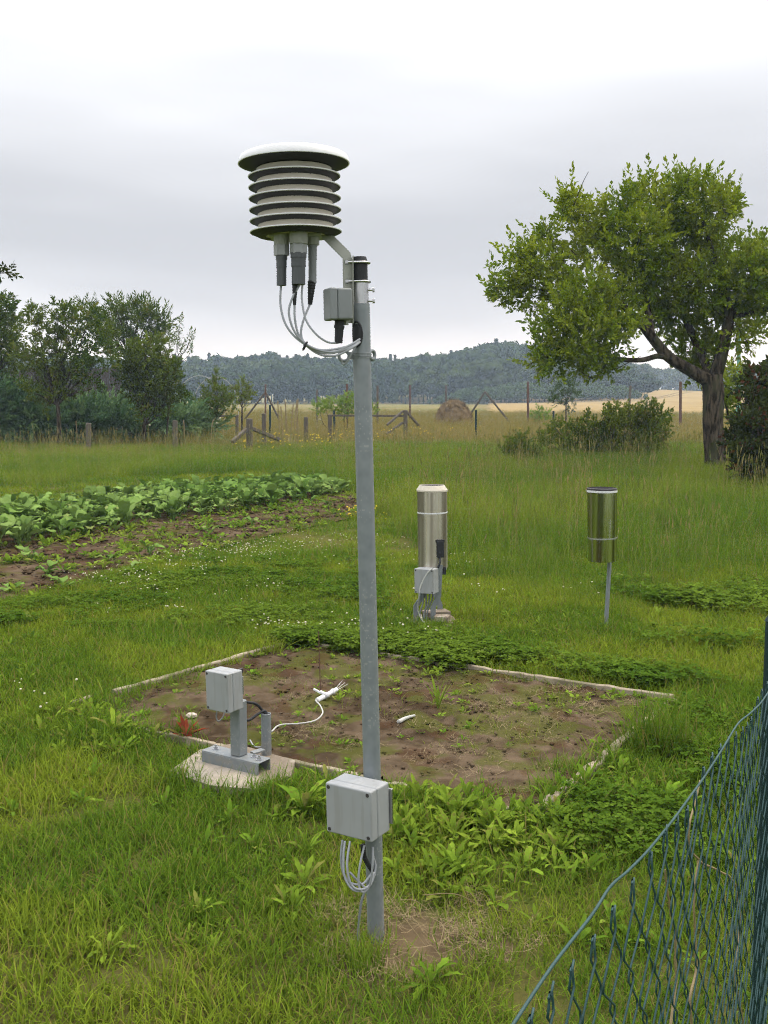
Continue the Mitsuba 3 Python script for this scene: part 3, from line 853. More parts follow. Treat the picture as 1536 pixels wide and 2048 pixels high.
# ------------------------------------------------------------------ the sensor stand on its slab, left
ZS = 0.020
poly = Polygon([p for p in SLAB]).buffer(0.05).buffer(-0.05).buffer(-0.01).buffer(0.01)
sm = trimesh.creation.extrude_polygon(poly, ZS + 0.06, engine='earcut'); sm.apply_translation([0, 0, -0.06])
sm = sm.subdivide().subdivide().subdivide()
sm.vertices[:, 2] += np.where(sm.vertices[:, 2] > 0.03, lump(sm.vertices[:, 0], sm.vertices[:, 1], 0.016, 9), 0)
k = thing('concrete_slab', 'flat irregular pale concrete slab stained brown under the sensor stand', 'slab')
put(k, sm, 'concrete', 30)
ZT = ZS + 0.050
FL, FRc = atz(403, 1500, ZT), atz(516, 1527, ZT)
ux = (FRc - FL); Lc = np.linalg.norm(ux); ux /= Lc
uy = np.array([-ux[1], ux[0], 0])
BR = atz(543, 1516, ZT)
Wc = abs((BR - FRc) @ uy)
std = thing('sensor_stand', 'galvanised steel stand with a U shaped foot bolted to the concrete slab', 'stand')
Mc = basis(FL + uy * Wc / 2 + ux * Lc / 2, ux, uy, np.array([0, 0, 1.0]))
tk = 0.005
hch = 0.052
chan = cat([chbox((Lc, Wc, tk), 0.0015, (0, 0, -tk / 2)), chbox((Lc, tk, hch - tk), 0.0015, (0, -Wc / 2 + tk / 2, -tk - (hch - tk) / 2)), chbox((Lc, tk, hch - tk), 0.0015, (0, Wc / 2 - tk / 2, -tk - (hch - tk) / 2))])
part(std, 'foot_channel', moved(chan, Mc), 'zinc')
for xx, yy in ((-Lc * 0.36, 0.0), (Lc * 0.30, 0.01), (Lc * 0.42, -0.004)):
    part(std, 'bolt', moved(cat([trimesh.creation.cylinder(0.014, 0.003, sections=20), moved(trimesh.creation.cylinder(0.009, 0.008, sections=6), trimesh.transformations.translation_matrix([0, 0, 0.0055])), moved(trimesh.creation.cylinder(0.005, 0.016, sections=12), trimesh.transformations.translation_matrix([0, 0, 0.010]))]),
                            basis(Mc[:3, :3] @ np.array([xx, yy, 0.0015]) + Mc[:3, 3], ux, uy, np.array([0, 0, 1.0]))), 'bolt_steel')
pc0 = Mc[:3, 3] + ux * (Lc * 0.06) + uy * 0.0
PT = at(479, 1400, pc0[1])[2]
part(std, 'post', moved(chbox((0.052, 0.052, PT - ZT), 0.004, (0, 0, (PT - ZT) / 2)), basis(pc0, ux, uy, np.array([0, 0, 1.0]))), 'zinc')
hb = np.linalg.norm(at(440, 1341, pc0[1]) - at(440, 1418, pc0[1]))
th2 = math.atan2(-ux[1], ux[0])
bcn = at(449, 1379, pc0[1] - 0.06)
jb2, M2 = junction_box('grey junction box on the short stand at the left edge of the soil plot', bcn, 0.124, hb * 0.99, 0.088, th2 + 0.05)
part(jb2, 'mount_rail', moved(chbox((0.11, 0.005, 0.075), 0.001, (0.005, 0.0475, 0.015)), M2), 'bolt_steel')
part(jb2, 'bracket_bolt', moved(cat([chbox((0.05, 0.03, 0.006), 0.001, (0.0, 0.064, 0.062)), chbox((0.006, 0.03, 0.02), 0.001, (0.03, 0.064, 0.066))]), M2), 'screw_dark')
tb = atz(533, 1513, 0.01)
tt = at(532, 1428, tb[1])
st = thing('conduit_tube', 'short open galvanised tube standing upright behind the sensor stand', 'tube')
part(st, 'tube', cat([cyl(tb - [0, 0, .03], tt, 0.0215, sides=32)]), 'zinc')
part(st, 'rim', tube(np.array([tt + [0.0195 * math.cos(a), 0.0195 * math.sin(a), 0.001] for a in np.linspace(0, 6.2832, 33)]), 0.0024, 8, False), 'zinc', True)
part(st, 'opening', moved(trimesh.creation.cylinder(0.0185, 0.002, sections=24), trimesh.transformations.translation_matrix(tt + [0, 0, 0.0006])), 'rubber')
part(st, 'clamp', bar(atz(505, 1506, 0.06), atz(526, 1499, 0.06), 0.03, 0.008), 'zinc')
Yt = tb[1]
cable('black cable arching from the left junction box into the open tube', [at(492, 1404, Yt - .05), at(512, 1408, Yt - .02), at(524, 1420, Yt), tt + [-0.004, 0, 0.004], tt + [0, 0, -0.02]], 0.006, 'rubber')
cable('black cable sagging under the left junction box to the tube', [at(470, 1425, Yt - .08), at(480, 1437, Yt - .08), at(498, 1440, Yt - .05), at(516, 1428, Yt - .02), at(530, 1422, Yt), tt + [0.003, 0, -0.01]], 0.006, 'rubber')
cable('small grey cable loop hanging under the left corner of the left junction box', [at(434, 1418, Yt - .12), at(433, 1436, Yt - .12), at(438, 1442, Yt - .12), at(447, 1432, Yt - .11), at(450, 1420, Yt - .1)], 0.003, 'plastic_dark_gray')
cable('thin grey cable lying between the tube and the foot of the stand', [atz(500, 1480, .03), atz(508, 1492, .02), atz(520, 1494, .03), atz(528, 1488, .05)], 0.003, 'cable_gray')

# ------------------------------------------------------------------ soil probe in the plot
prb = thing('soil_probe', 'white T shaped soil probe lying on the bare plot with three thin prongs', 'probe')
pa, pb = atz(634, 1401, 0.022), atz(673, 1379, 0.034)
ax = (pb - pa) / np.linalg.norm(pb - pa)
part(prb, 'body', cat([cyl(pa, pa + (pb - pa) * 0.42, 0.0125), cyl(pa + (pb - pa) * 0.42, pb, 0.0115)]), 'plastic_white')
for f in (0.36, 0.48, 0.80):
    part(prb, 'collar', cyl(pa + (pb - pa) * (f - 0.035), pa + (pb - pa) * (f + 0.035), 0.0148), 'plastic_white' if f != 0.36 else 'plastic_gray')
md = pa + (pb - pa) * 0.5
part(prb, 'side_arm', cat([cyl(md, at(640, 1385, md[1]) + [0, 0, .004], 0.009), bar(at(642, 1386, md[1]), at(627, 1378, md[1]), 0.016, 0.009)]), 'plastic_white')
for k in (-1, 0, 1):
    s = np.array([-ax[1], ax[0], 0])
    part(prb, 'prong', cyl(pb + s * 0.009 * k, pb + ax * 0.085 + s * 0.018 * k + [0, 0, 0.012 + 0.006 * k], 0.0013, sides=8), 'bolt_steel')
cable('white cable snaking over the soil from the stand to the white probe', [tb + [0.02, 0.03, 0.10], atz(560, 1450, .03), atz(600, 1447, .03), atz(630, 1441, .03), atz(645, 1427, .032), atz(641, 1412, .033), atz(632, 1402, .03), pa], 0.0036, 'cable_white')
rd = thing('thin_rod', 'thin brown rod standing upright in the soil behind the white probe', 'rod')
q0 = atz(641, 1384, 0.0)
put(rd, cyl(q0, at(637, 1262, q0[1]), 0.0028, 0.0022, 8), 'rust')
k = thing('peeled_stick', 'short pale peeled stick lying on the bare soil right of the mast', 'stick')
put(k, tube(spline([atz(797, 1444, .016), atz(812, 1436, .02), atz(829, 1431, .018)], 5), np.linspace(0.011, 0.006, 11), 8), 'cable_white', True)
k = thing('stone', 'small pinkish white stone on the soil left of the sensor stand', 'stone')
st_ = trimesh.creation.icosphere(2); st_.vertices *= np.array([0.026, 0.018, 0.014]) * (0.8 + 0.4 * meshkit.noise(st_.vertices * 2.5, 3)[:, None])
st_.apply_translation(atz(383, 1431, 0.014)); put(k, st_, 'stone', True)

# ------------------------------------------------------------------ edging boards
def board(label, a, b, z=0.030, w=0.034, rngb=np.random.default_rng(3), broken=0.0):
    k = thing('edging_board', label, 'edging board')
    a, b = np.append(np.asarray(a)[:2], 0), np.append(np.asarray(b)[:2], 0)
    L = np.linalg.norm(b - a); ex = (b - a) / L; ey = np.array([-ex[1], ex[0], 0])
    n = max(8, int(L / 0.02))
    m = moved(sheet(np.linspace(0, 1, 3), np.linspace(0, 1, 3), lambda x, y: x * 0), np.eye(4))
    rows = []
    seed = int(rngb.integers(1000))
    for i in range(n + 1):
        t = i / n * L
        j = lambda s: (meshkit.fbm(np.array([[t * 9 + s * 7.7, s * 3.1, 0.0]]), 3, seed)[0] - 0.5)
        zz = z + j(1) * 0.014 - broken * max(0, j(2) + 0.05)
        c = a + ex * t + ey * j(3) * 0.008
        rows.append([c + ey * (w / 2 + j(4) * 0.006) + [0, 0, -0.06], c + ey * (w / 2 + j(4) * 0.006) + [0, 0, zz - 0.004], c + ey * (w / 2 - 0.005) + [0, 0, zz],
                     c - ey * (w / 2 - 0.005) + [0, 0, zz + j(5) * 0.004], c - ey * (w / 2 + j(6) * 0.006) + [0, 0, zz - 0.005], c - ey * (w / 2 + j(6) * 0.006) + [0, 0, -0.06]])
    V = np.array(rows).reshape(-1, 3)
    F = []
    for i in range(n):
        for q in range(5):
            p = i * 6 + q
            F += [[p, p + 1, p + 7], [p, p + 7, p + 6]]
    for e in (0, n * 6):
        f = [[e, e + q, e + q + 1] for q in range(1, 5)]
        F += f if e else [x[::-1] for x in f]
    put(k, trimesh.Trimesh(V, np.array(F), process=False), 'edging', 30)


PL, PB, PR_, PF = PLOT
lerp = lambda a, b, t: np.asarray(a) * (1 - t) + np.asarray(b) * t
board('long straight pale edging board along the left side of the soil plot', lerp(PL, PB, 0.20), lerp(PL, PB, 0.955))
board('short end of edging board half hidden by grass at the left corner of the plot', lerp(PL, PB, 0.055), lerp(PL, PB, 0.12))
board('short edging board at the back corner of the plot, left of the mast', lerp(PB, PR_, 0.03), lerp(PB, PR_, 0.16))
board('middle edging board of the back side, mostly under clover just right of the mast', lerp(PB, PR_, 0.18), lerp(PB, PR_, 0.42), z=0.026)
board('long pale edging board at the right end of the back side of the plot', lerp(PB, PR_, 0.425), lerp(PB, PR_, 0.995))
board('crumbling edging board along the right side of the plot', lerp(PR_, PF, 0.02), lerp(PR_, PF, 0.98), z=0.028, w=0.042, broken=0.03)
board('edging board along the front side of the plot near the concrete slab', lerp(PL, PF, 0.20), lerp(PL, PF, 0.97), z=0.014)

# ------------------------------------------------------------------ precipitation gauge, left of the two
YG = GAUGE[1]
gg = lambda px, py, dy=0.0: at(px, py, YG + dy)
gau = thing('precipitation_gauge', 'brushed steel gauge cylinder on bent legs with a grey box on its front', 'rain gauge')
cb, ct = gg(866, 1134), gg(864, 981)
rg0 = 30.0 / ppm(YG)
axg = (ct - cb) / np.linalg.norm(ct - cb)
cs = cb + (ct - cb) * ((1134 - 1024) / (1134 - 981.0))
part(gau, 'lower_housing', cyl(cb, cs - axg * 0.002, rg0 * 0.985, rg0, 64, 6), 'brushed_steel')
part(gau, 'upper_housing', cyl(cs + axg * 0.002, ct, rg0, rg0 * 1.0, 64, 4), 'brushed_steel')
part(gau, 'seam', cyl(cs - axg * 0.0045, cs + axg * 0.0045, rg0 * 1.014, None, 64), 'plastic_white')
Mg = basis(ct, np.array([1.0, 0, 0]), np.array([0, 1.0, 0]), axg)
part(gau, 'rim', moved(lathe([(rg0 * 0.99, -0.004), (rg0 * 1.045, -0.004), (rg0 * 1.045, 0.006), (rg0 * 0.83, 0.038), (rg0 * 0.80, 0.038), (rg0 * 0.74, -0.02)], 64), Mg), 'plastic_cream', 25, label='pale tapered collar round the opening')
part(gau, 'funnel', moved(lathe([(rg0 * 0.80, 0.036), (rg0 * 0.1, -0.08), (0.001, -0.08)], 48), Mg), 'screw_dark', 25)
ybk = gg(880, 1098, -rg0 * 0.9)
part(gau, 'connector', moved(cat([rbox((0.050, 0.03, 0.115), 0.006), moved(rbox((0.062, 0.026, 0.02), 0.004), trimesh.transformations.translation_matrix([0, 0, 0.055]))]), basis(ybk, np.array([0.96, 0.28, 0]), np.array([-0.28, 0.96, 0]), axg)), 'rubber', label='black plug connector on the cylinder')
part(gau, 'lower_connector', moved(rbox((0.04, 0.03, 0.055), 0.005), basis(gg(886, 1141, -rg0 * 0.6), np.array([1.0, 0, 0]), np.array([0, 1.0, 0]), axg)), 'rubber')


def leg(ps, dy, w=0.036):
    return strap([gg(px, py, dy) for px, py in ps], 0.010, w, np.array([0.25, -0.97, 0.0]))


part(gau, 'leg', leg([(832, 1247), (832, 1212), (845, 1192), (848, 1130)], -0.05), 'zinc')
part(gau, 'leg', leg([(867, 1256), (866, 1215), (877, 1192), (880, 1130)], -0.09), 'zinc')
part(gau, 'leg', leg([(880, 1240), (880, 1210), (872, 1190), (870, 1130)], 0.08), 'zinc')
part(gau, 'mount_plate', moved(trimesh.creation.cylinder(rg0 * 0.93, 0.012, sections=48), basis(cb - axg * 0.008, np.array([1.0, 0, 0]), np.array([0, 1.0, 0]), axg)), 'zinc')
jb3, M3 = junction_box('grey junction box with a white cable across its lid, on the brushed steel gauge', gg(853, 1161, -rg0 - 0.03), 0.142, 0.168, 0.085, math.radians(27))
wc = lambda px, py: gg(px, py, -rg0 - 0.10)
cable('white cable hanging in a long bow across the box of the brushed steel gauge', [gg(866, 1136, -rg0 - .09), wc(855, 1146), wc(842, 1170), wc(838, 1192), gg(836, 1222, -.14), atz(849, 1246, .03), atz(870, 1258, .012), atz(905, 1257, .012)], 0.0042, 'cable_white')
cable('black cable from the plug connector down the precipitation gauge', [ybk + [0, 0, -.05], gg(880, 1125, -rg0 - .02), gg(876, 1136, -rg0 - .02)], 0.007, 'rubber')
for q in ([(845, 1184), (846, 1205), (840, 1225), (842, 1243)], [(852, 1184), (852, 1210), (846, 1238)], [(860, 1184), (857, 1206), (850, 1225), (849, 1246)], [(866, 1184), (864, 1200), (856, 1220), (852, 1240)]):
    cable('dark cable dropping from the box of the precipitation gauge between its legs', [gg(*p, -0.06) for p in q], 0.0055, 'plastic_dark_gray', 'cables under the box of the precipitation gauge')
gs = thing('foundation_slab', 'rough pale foundation slab at the foot of the precipitation gauge', 'slab')
pg = Polygon([atz(*q)[:2] for q in ((818, 1247), (850, 1228), (893, 1226), (912, 1246), (893, 1262), (845, 1260))])
m = trimesh.creation.extrude_polygon(pg, 0.07, engine='earcut').subdivide().subdivide().subdivide(); m.apply_translation([0, 0, -0.05])
m.vertices[:, 2] += np.where(m.vertices[:, 2] > 0, lump(m.vertices[:, 0], m.vertices[:, 1], 0.03, 9), 0)
put(gs, m, 'concrete', 25)
for i, (q, sz, lb) in enumerate((((872, 1231), (0.18, 0.11, 0.045), 'flat pale brick lying behind the legs of the precipitation gauge'), ((884, 1240), (0.10, 0.09, 0.04), 'small grey broken brick beside the right leg of the precipitation gauge'))):
    k = thing('loose_brick', lb, 'brick')
    b = rbox(sz, 0.006); b = b.subdivide(); b.vertices += 0.010 * (meshkit.noise(b.vertices * 30, i)[:, None] - 0.5)
    b.apply_transform(rotz(0.3 - 0.5 * i)); b.apply_translation(atz(*q, 0.04) + [0, 0, 0.012]); put(k, b, 'concrete', 25)

# ------------------------------------------------------------------ rain gauge with the mirror finish, right
YR = GAUGE2[1]
rr = lambda px, py, dy=0.0: at(px, py, YR + dy)
rga = thing('rain_gauge', 'mirror polished steel rain gauge cylinder on a single thin leaning post', 'rain gauge')
cb, ct = rr(1205.5, 1121, -.06), rr(1204, 984, -.06)
rg1 = 29.0 / ppm(YR)
ag = (ct - cb) / np.linalg.norm(ct - cb)
cs = cb + (ct - cb) * ((1121 - 1075) / (1121 - 984.0))
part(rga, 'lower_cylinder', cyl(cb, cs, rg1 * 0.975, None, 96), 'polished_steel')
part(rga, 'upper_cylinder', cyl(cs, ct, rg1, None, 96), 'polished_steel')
part(rga, 'seam_ring', cyl(cs - ag * 0.004, cs + ag * 0.005, rg1 * 1.02, None, 96), 'bolt_steel')
Mr = basis(ct, np.array([1.0, 0, 0]), np.array([0, 1.0, 0]), ag)
part(rga, 'rim', moved(lathe([(rg1 * 0.99, 0.0), (rg1 * 1.03, 0.0), (rg1 * 1.035, 0.012), (rg1 * 1.03, 0.014)], 96), Mr), 'plastic_white', 25, label='ring round the opening of the cylinder coloured white for the sky it reflects')  # sky reflection on the sloped ring is put into its white colour
part(rga, 'lip', moved(lathe([(rg1 * 1.03, 0.014), (rg1 * 1.025, 0.026), (rg1 * 0.95, 0.028), (rg1 * 0.92, 0.0)], 96), Mr), 'screw_dark', 25)
part(rga, 'funnel', moved(lathe([(rg1 * 0.96, 0.012), (rg1 * 0.1, -0.06), (0.001, -0.06)], 48), Mr), 'screw_dark', 25)
part(rga, 'post', cyl(GAUGE2 + [0, 0.0, -.05], rr(1219.5, 1118, 0.02) , 0.0145, None, 4), 'zinc', False)
part(rga, 'clamp', cat([bar(rr(1216, 1121, -.03), rr(1226, 1121, -.03), 0.05, 0.02)]), 'rust')
part(rga, 'seam', cyl(cs + np.array([rg1 * 0.30, -rg1 * 0.955, 0.01]), cs + np.array([rg1 * 0.30, -rg1 * 0.955, 0.13]), 0.0022, None, 6), 'bolt_steel')

# ------------------------------------------------------------------ chain link fence, right foreground
FT = 1.0
FA, FB = atz(1150, 1955, FT), atz(1515, 1400, FT)
fd = (FB - FA) / np.linalg.norm(FB - FA); fn_ = np.array([-fd[1], fd[0], 0.0])
fen = thing('chain_link_fence', 'green plastic coated chain link fence running away along the right foreground', 'fence')
S2 = 0.0292            # half a mesh: wires stand this far apart
HZ = 0.043
rng = np.random.default_rng(41)
NW = 72
x_start = -0.52
TOPZ = FT - 0.030
lev = int(0.97 / HZ)
crest = []
for zx, zy in ((280, 1870), (465, 1680), (590, 1515), (680, 1350), (755, 1205), (830, 1080), (880, 960), (930, 860), (1040, 770), (1110, 665), (1175, 490), (1240, 415), (1305, 350), (1390, 295), (1450, 245), (1490, 165)):
    d = ray(980 + zx / 2.763, 1350 + zy / 2.763); t = (FA - [0, 0, EYE]) @ fn_ / (d @ fn_); q = np.array([0, 0, EYE]) + d * t
    crest.append(((q - FA) @ fd, q[2]))
crest = np.array(crest)
crest_z = lambda x: float(np.interp(x, crest[:, 0], crest[:, 1]))
sway = lambda x, z: 0.006 * math.sin(5.1 * x + 2 * z) + 0.004 * math.sin(11 * x - 5 * z)
for i in range(NW):
    pts = []
    for k in range(lev + 1):
        s = 1 if (k + i) % 2 == 0 else -1
        x = x_start + i * S2 + s * S2 / 2
        z = crest_z(x_start + i * S2) - 0.022 - k * HZ + 0.0022 * math.sin(7 * x + 3 * k)
        p = FA + fd * (x + 0.0022 * s + 0.0016 * math.sin(2.1 * k + i)) + fn_ * (sway(x, z) + 0.0018 * s * (1 if k % 2 else -1))
        p[2] = z
        if k == 0:
            t1 = p + fd * (-s * 0.0062) + np.array([0, 0, 0.021])
            t2 = p + fd * (s * 0.0070) + np.array([0, 0, 0.0225]) + fn_ * 0.003 * s
            pts += [t2, t1, p * 0.55 + t1 * 0.45, p]
        else:
            d0 = fd * (s * 0.0012)
            pts += [p - d0 + [0, 0, 0.005], p - d0 * 0 - [0, 0, 0.005]]
    pts = np.array(pts)
    part(fen, 'mesh_wire', tube(pts, 0.00125, 6), 'fence_green', True)
wire = []
for zx, zy in ((60, 2040), (130, 1928), (350, 1600), (560, 1330), (665, 1170), (760, 1085), (860, 985), (940, 890), (1020, 790), (1100, 680), (1190, 555), (1290, 400), (1370, 270), (1440, 210), (1500, 150), (1560, 60)):
    d = ray(980 + zx / 2.763, 1350 + zy / 2.763)
    o = FA - fn_ * 0.006
    t = (o - [0, 0, EYE]) @ fn_ / (d @ fn_)
    wire.append(np.array([0, 0, EYE]) + d * t)
wire = [wire[0] - (wire[2] - wire[0]) * 1.2] + wire
part(fen, 'top_wire', tube(spline(wire, 8), 0.00150, 10), 'fence_green', True, label='thicker top wire with small kinks')
d = ray(1566, 1500); t = (FA - [0, 0, EYE]) @ fn_ / (d @ fn_)
pp = (np.array([0, 0, EYE]) + d * t)[:2] + fn_[:2] * 0.03
ptop = at(1540, 1242, pp[1])[2]
part(fen, 'post', cat([cyl([pp[0], pp[1], -0.1], [pp[0], pp[1], ptop], 0.0145, None, 24), cyl([pp[0], pp[1], ptop], [pp[0], pp[1], ptop + 0.012], 0.0165, 0.010, 24)]), 'post_green', label='dark green round fence post')
vine_labs = ('kinked dry vine stem climbing highest on the chain link mesh', 'leftmost dry vine stem on the lower part of the chain link mesh', 'thin dry vine stem just left of the kinked one on the chain link mesh')
for j, q in enumerate(([(1490, 2060), (1470, 1950), (1480, 1850), (1465, 1760), (1395, 1720), (1378, 1660), (1392, 1600), (1400, 1560)], [(1340, 2060), (1352, 1960), (1350, 1880), (1338, 1800), (1330, 1740)], [(1385, 2070), (1380, 2000), (1392, 1930), (1388, 1800), (1396, 1720)])):
    pts = []
    for px, py in q:
        d = ray(px, py); o = FA + fn_ * 0.012; t = (o - [0, 0, EYE]) @ fn_ / (d @ fn_)
        pts.append(np.array([0, 0, EYE]) + d * t)
    p = spline(pts, 6); p += 0.004 * (meshkit.noise(p * 40, j)[:, None] - 0.5)
    k = thing('dry_vine', vine_labs[j], 'vine')
    put(k, tube(p, np.linspace(0.0022, 0.0012, len(p)), 6), 'straw', True, uv=None)

# ------------------------------------------------------------------ weeds, clover, flowers, seedlings
rng = np.random.default_rng(51)
plantain = [rosette(rng, int(rng.integers(5, 10)), 0.125, 0.026, spread=(0.15, 1.15), bend=1.0, wave=0.16, fold=0.35, petiole=0.14, shape=1.35, rows=8, jag=0.14) for _ in range(12)]
x, y = wedge(rng, 2600, 1.4, 9.5)
d1 = nz(x, y, 2.1, 61)
keep = (d1 > 0.44) & ~inside(PLOT_L, x, y, 0.03) & ~inside(SLAB_P, x, y, 0.05) & ~inside(BED_P, x, y) & (near_mast(x, y) > 1.1) & (rng.uniform(size=len(x)) < np.interp(y, [1.4, 4, 9], [0.75, 0.65, 0.35]))
P0 = np.stack([x[keep], y[keep]], 1)
# the thick fringe of weeds along the front of the plot and to the right of the mast
fr = []
for (q0, q1, n, sp_w) in (((560, 1600), (650, 1640), 16, 0.10), ((780, 1625), (1075, 1650), 90, 0.11), ((840, 1700), (1130, 1690), 70, 0.15), ((300, 1500), (210, 1480), 14, 0.1), ((120, 1425), (215, 1455), 26, 0.06), ((1100, 1640), (1290, 1560), 40, 0.16), ((880, 1800), (1010, 1760), 12, 0.12)):
    a, b = atz(*q0)[:2], atz(*q1)[:2]
    t = rng.uniform(0, 1, n)[:, None]
    fr.append(a * (1 - t) + b * t + rng.normal(0, sp_w, (n, 2)))
F0 = np.vstack(fr); F0 = F0[~inside(SLAB_P, F0[:, 0], F0[:, 1], 0.03) & ~inside(PLOT_L, F0[:, 0], F0[:, 1], -0.04) & (near_mast(F0[:, 0], F0[:, 1]) > 0.8)]
P0 = np.vstack([P0, F0])
scl = np.concatenate([rng.uniform(0.28, 0.75, int(keep.sum())) ** 1.0, rng.uniform(0.42, 0.95, len(F0))])
scatter('broadleaf_weeds', plantain, 'weed_leaf', np.column_stack([P0, np.full(len(P0), -0.004)]), scl, rng, 0.15, label='low broad leaved weeds growing through the lawn and along the plot', category='weeds')


def trefoil_patch(rng, n, rad, h0, h1, lw):
    """Small leaflets held flat on short stalks."""
    out = []
    for _ in range(n):
        r, a = rad * math.sqrt(rng.uniform()), rng.uniform(0, 6.283)
        z = rng.uniform(h0, h1)
        u = rng.uniform(); a0 = rng.uniform(0, 6.28)
        tl = rng.normal(0, 0.25, 2)
        for q in range(3):
            b = a0 + q * 2.094
            L = lw * rng.uniform(0.8, 1.25)
            c, s = math.cos(b), math.sin(b)
            v = np.array([[0, 0, 0], [0.55 * L, -0.42 * L, 0.12 * L], [0.55 * L, 0.42 * L, 0.12 * L], [L, 0, -0.05 * L]])
            v = np.column_stack([v[:, 0] * c - v[:, 1] * s, v[:, 0] * s + v[:, 1] * c, v[:, 2]])
            v[:, 2] += v[:, 0] * tl[0] + v[:, 1] * tl[1]
            out.append((v + [r * math.cos(a), r * math.sin(a), z], np.array([[0, 1, 3], [0, 3, 2]]), np.column_stack([np.full(4, u), [0.2, 0.6, 0.6, 1.0]])))
    return catv(out)


clover = [trefoil_patch(rng, 55, 0.13, 0.015, 0.085, 0.021) for _ in range(7)]
x, y = wedge(rng, 2600, 2.3, 9.8)
qx, qy = px_of(x, y)
line_y = np.interp(qx, [560, 620, 700, 850, 1000, 1350, 1536], [1278, 1284, 1295, 1318, 1338, 1392, 1400])
strip = (qx > 590) & (qx < 1500) & (qy < line_y - 12) & (qy > line_y - np.interp(qx, [600, 900, 1300, 1500], [18, 40, 46, 34]) + 22 * (nz(x, y, 2.5, 44) - 0.5))
front = (qx > 1120) & (qy > 1420) & (qy < 1800) & (nz(x, y, 3, 8) > 0.45)
left = (qx < 760) & (qy < 1260) & (qy > 1080) & (nz(x, y, 2.2, 18) > 0.5)
right = (qx > 1250) & (qy > 1180) & (qy < 1300) & (nz(x, y, 2.2, 28) > 0.47) & (rng.uniform(size=len(x)) < 0.7)
keep = ((strip & (rng.uniform(size=len(x)) < 0.5)) | front | left | right) & ~inside(PLOT_P, x, y, 0.0) & ~inside(BED_P, x, y)
x, y = x[keep], y[keep]
st2 = strip[keep]
xe, ye = [], []
for q0, q1, n in (((566, 1290), (630, 1292), 18), ((680, 1300), (720, 1306), 14), ((690, 1299), (790, 1322), 26), ((850, 1328), (930, 1336), 22), ((640, 1284), (1000, 1332), 60), ((800, 1300), (1340, 1388), 60)):
    a, b = atz(*q0)[:2], atz(*q1)[:2]; t = rng.uniform(0, 1, n)[:, None]
    pq = a * (1 - t) + b * t + rng.normal(0, 0.04, (n, 2)) + [0.0, 0.07 if n < 30 else 0.15]
    xe.append(pq[:, 0]); ye.append(pq[:, 1])
x, y = np.concatenate([x, *xe]), np.concatenate([y, *ye])
rg2 = right[keep]
scl = np.concatenate([np.where(rg2, 1.35, np.where(st2, 1.0, 0.85)), np.full(len(x) - len(st2), 0.95)]) * rng.uniform(0.75, 1.25, len(x))
scatter('clover', clover, 'clover_leaf', np.stack([x, y, np.zeros(len(x))], 1), scl, rng, 0.15, label='dense small leaved clover spreading along the plot edges', category='clover')


def flower_heads(rng, n, rad, h0, h1, r):
    out = []
    for _ in range(n):
        q, a = rad * math.sqrt(rng.uniform()), rng.uniform(0, 6.283)
        b = trimesh.creation.icosphere(1, r * rng.uniform(0.7, 1.2))
        b.vertices *= [1, 1, 0.8]; b.vertices *= 0.85 + 0.3 * rng.uniform(size=(len(b.vertices), 1))
        z = rng.uniform(h0, h1)
        v = b.vertices + [q * math.cos(a), q * math.sin(a), z]
        out.append((v, b.faces, np.tile([0.5, 0.5], (len(v), 1))))
    return catv(out)


whites = [flower_heads(rng, int(rng.integers(1, 4)), 0.12, 0.04, 0.10, 0.0058) for _ in range(5)]
pos = []
for q0, q1, n, w in (((210, 1175), (420, 1130), 60, 0.30), ((400, 1125), (690, 1085), 110, 0.42), ((240, 1235), (640, 1180), 26, 0.5), ((560, 1268), (760, 1282), 26, 0.10), ((800, 1262), (900, 1290), 8, 0.15), ((0, 1420), (130, 1380), 12, 0.3), ((830, 1130), (960, 1140), 18, 0.35), ((900, 1200), (1200, 1180), 8, 0.4)):
    a, b = atz(*q0)[:2], atz(*q1)[:2]; t = rng.uniform(0, 1, n)[:, None]
    pos.append(a * (1 - t) + b * t + rng.normal(0, w, (n, 2)) * [1, 0.7])
P1 = np.vstack(pos); P1 = P1[~inside(PLOT_P, P1[:, 0], P1[:, 1], 0.05)]
scatter('white_clover_flowers', whites, 'white_petal', np.column_stack([P1, np.zeros(len(P1))]), rng.uniform(0.8, 1.3, len(P1)), rng, 0.1, label='small white clover flower heads in the lawn left of the mast', category='flowers')
yel = [flower_heads(rng, 3, 0.20, 0.30, 0.55, 0.022) for _ in range(4)]
pos = []
for q0, q1, n, w, z in (((600, 905), (700, 900), 22, 0.9, 1), ((690, 1050), (740, 1052), 14, 0.12, .45), ((760, 890), (900, 880), 18, 1.5, 1), ((500, 915), (600, 912), 7, 0.6, 1)):
    a, b = atz(*q0)[:2], atz(*q1)[:2]; t = rng.uniform(0, 1, n)[:, None]
    pos.append(np.column_stack([a * (1 - t) + b * t + rng.normal(0, w, (n, 2)), np.full(n, z)]))
P1 = np.vstack(pos)
scatter('yellow_flowers', yel, 'yellow_petal', np.column_stack([P1[:, :2], np.zeros(len(P1))]), P1[:, 2] * rng.uniform(0.8, 1.1, len(P1)), rng, 0.1, label='yellow wild flowers scattered over the meadow behind the vegetable bed', category='flowers')
umb = [flower_heads(rng, 1, 0.05, 0.75, 0.95, 0.05) for _ in range(3)]
pos = np.array([atz(q, 888 + dy)[:2] for q, dy in ((440, -4), (432, 2), (447, 0), (531, -10), (640, -18), (838, -45), (300, 6))])
for v, f, u in umb:
    pass
scatter('white_umbels', umb, 'white_petal', np.column_stack([pos, np.zeros(len(pos))]), rng.uniform(0.8, 1.1, len(pos)), rng, 0.06, label='white umbel flowers between the old wooden posts', category='flowers')

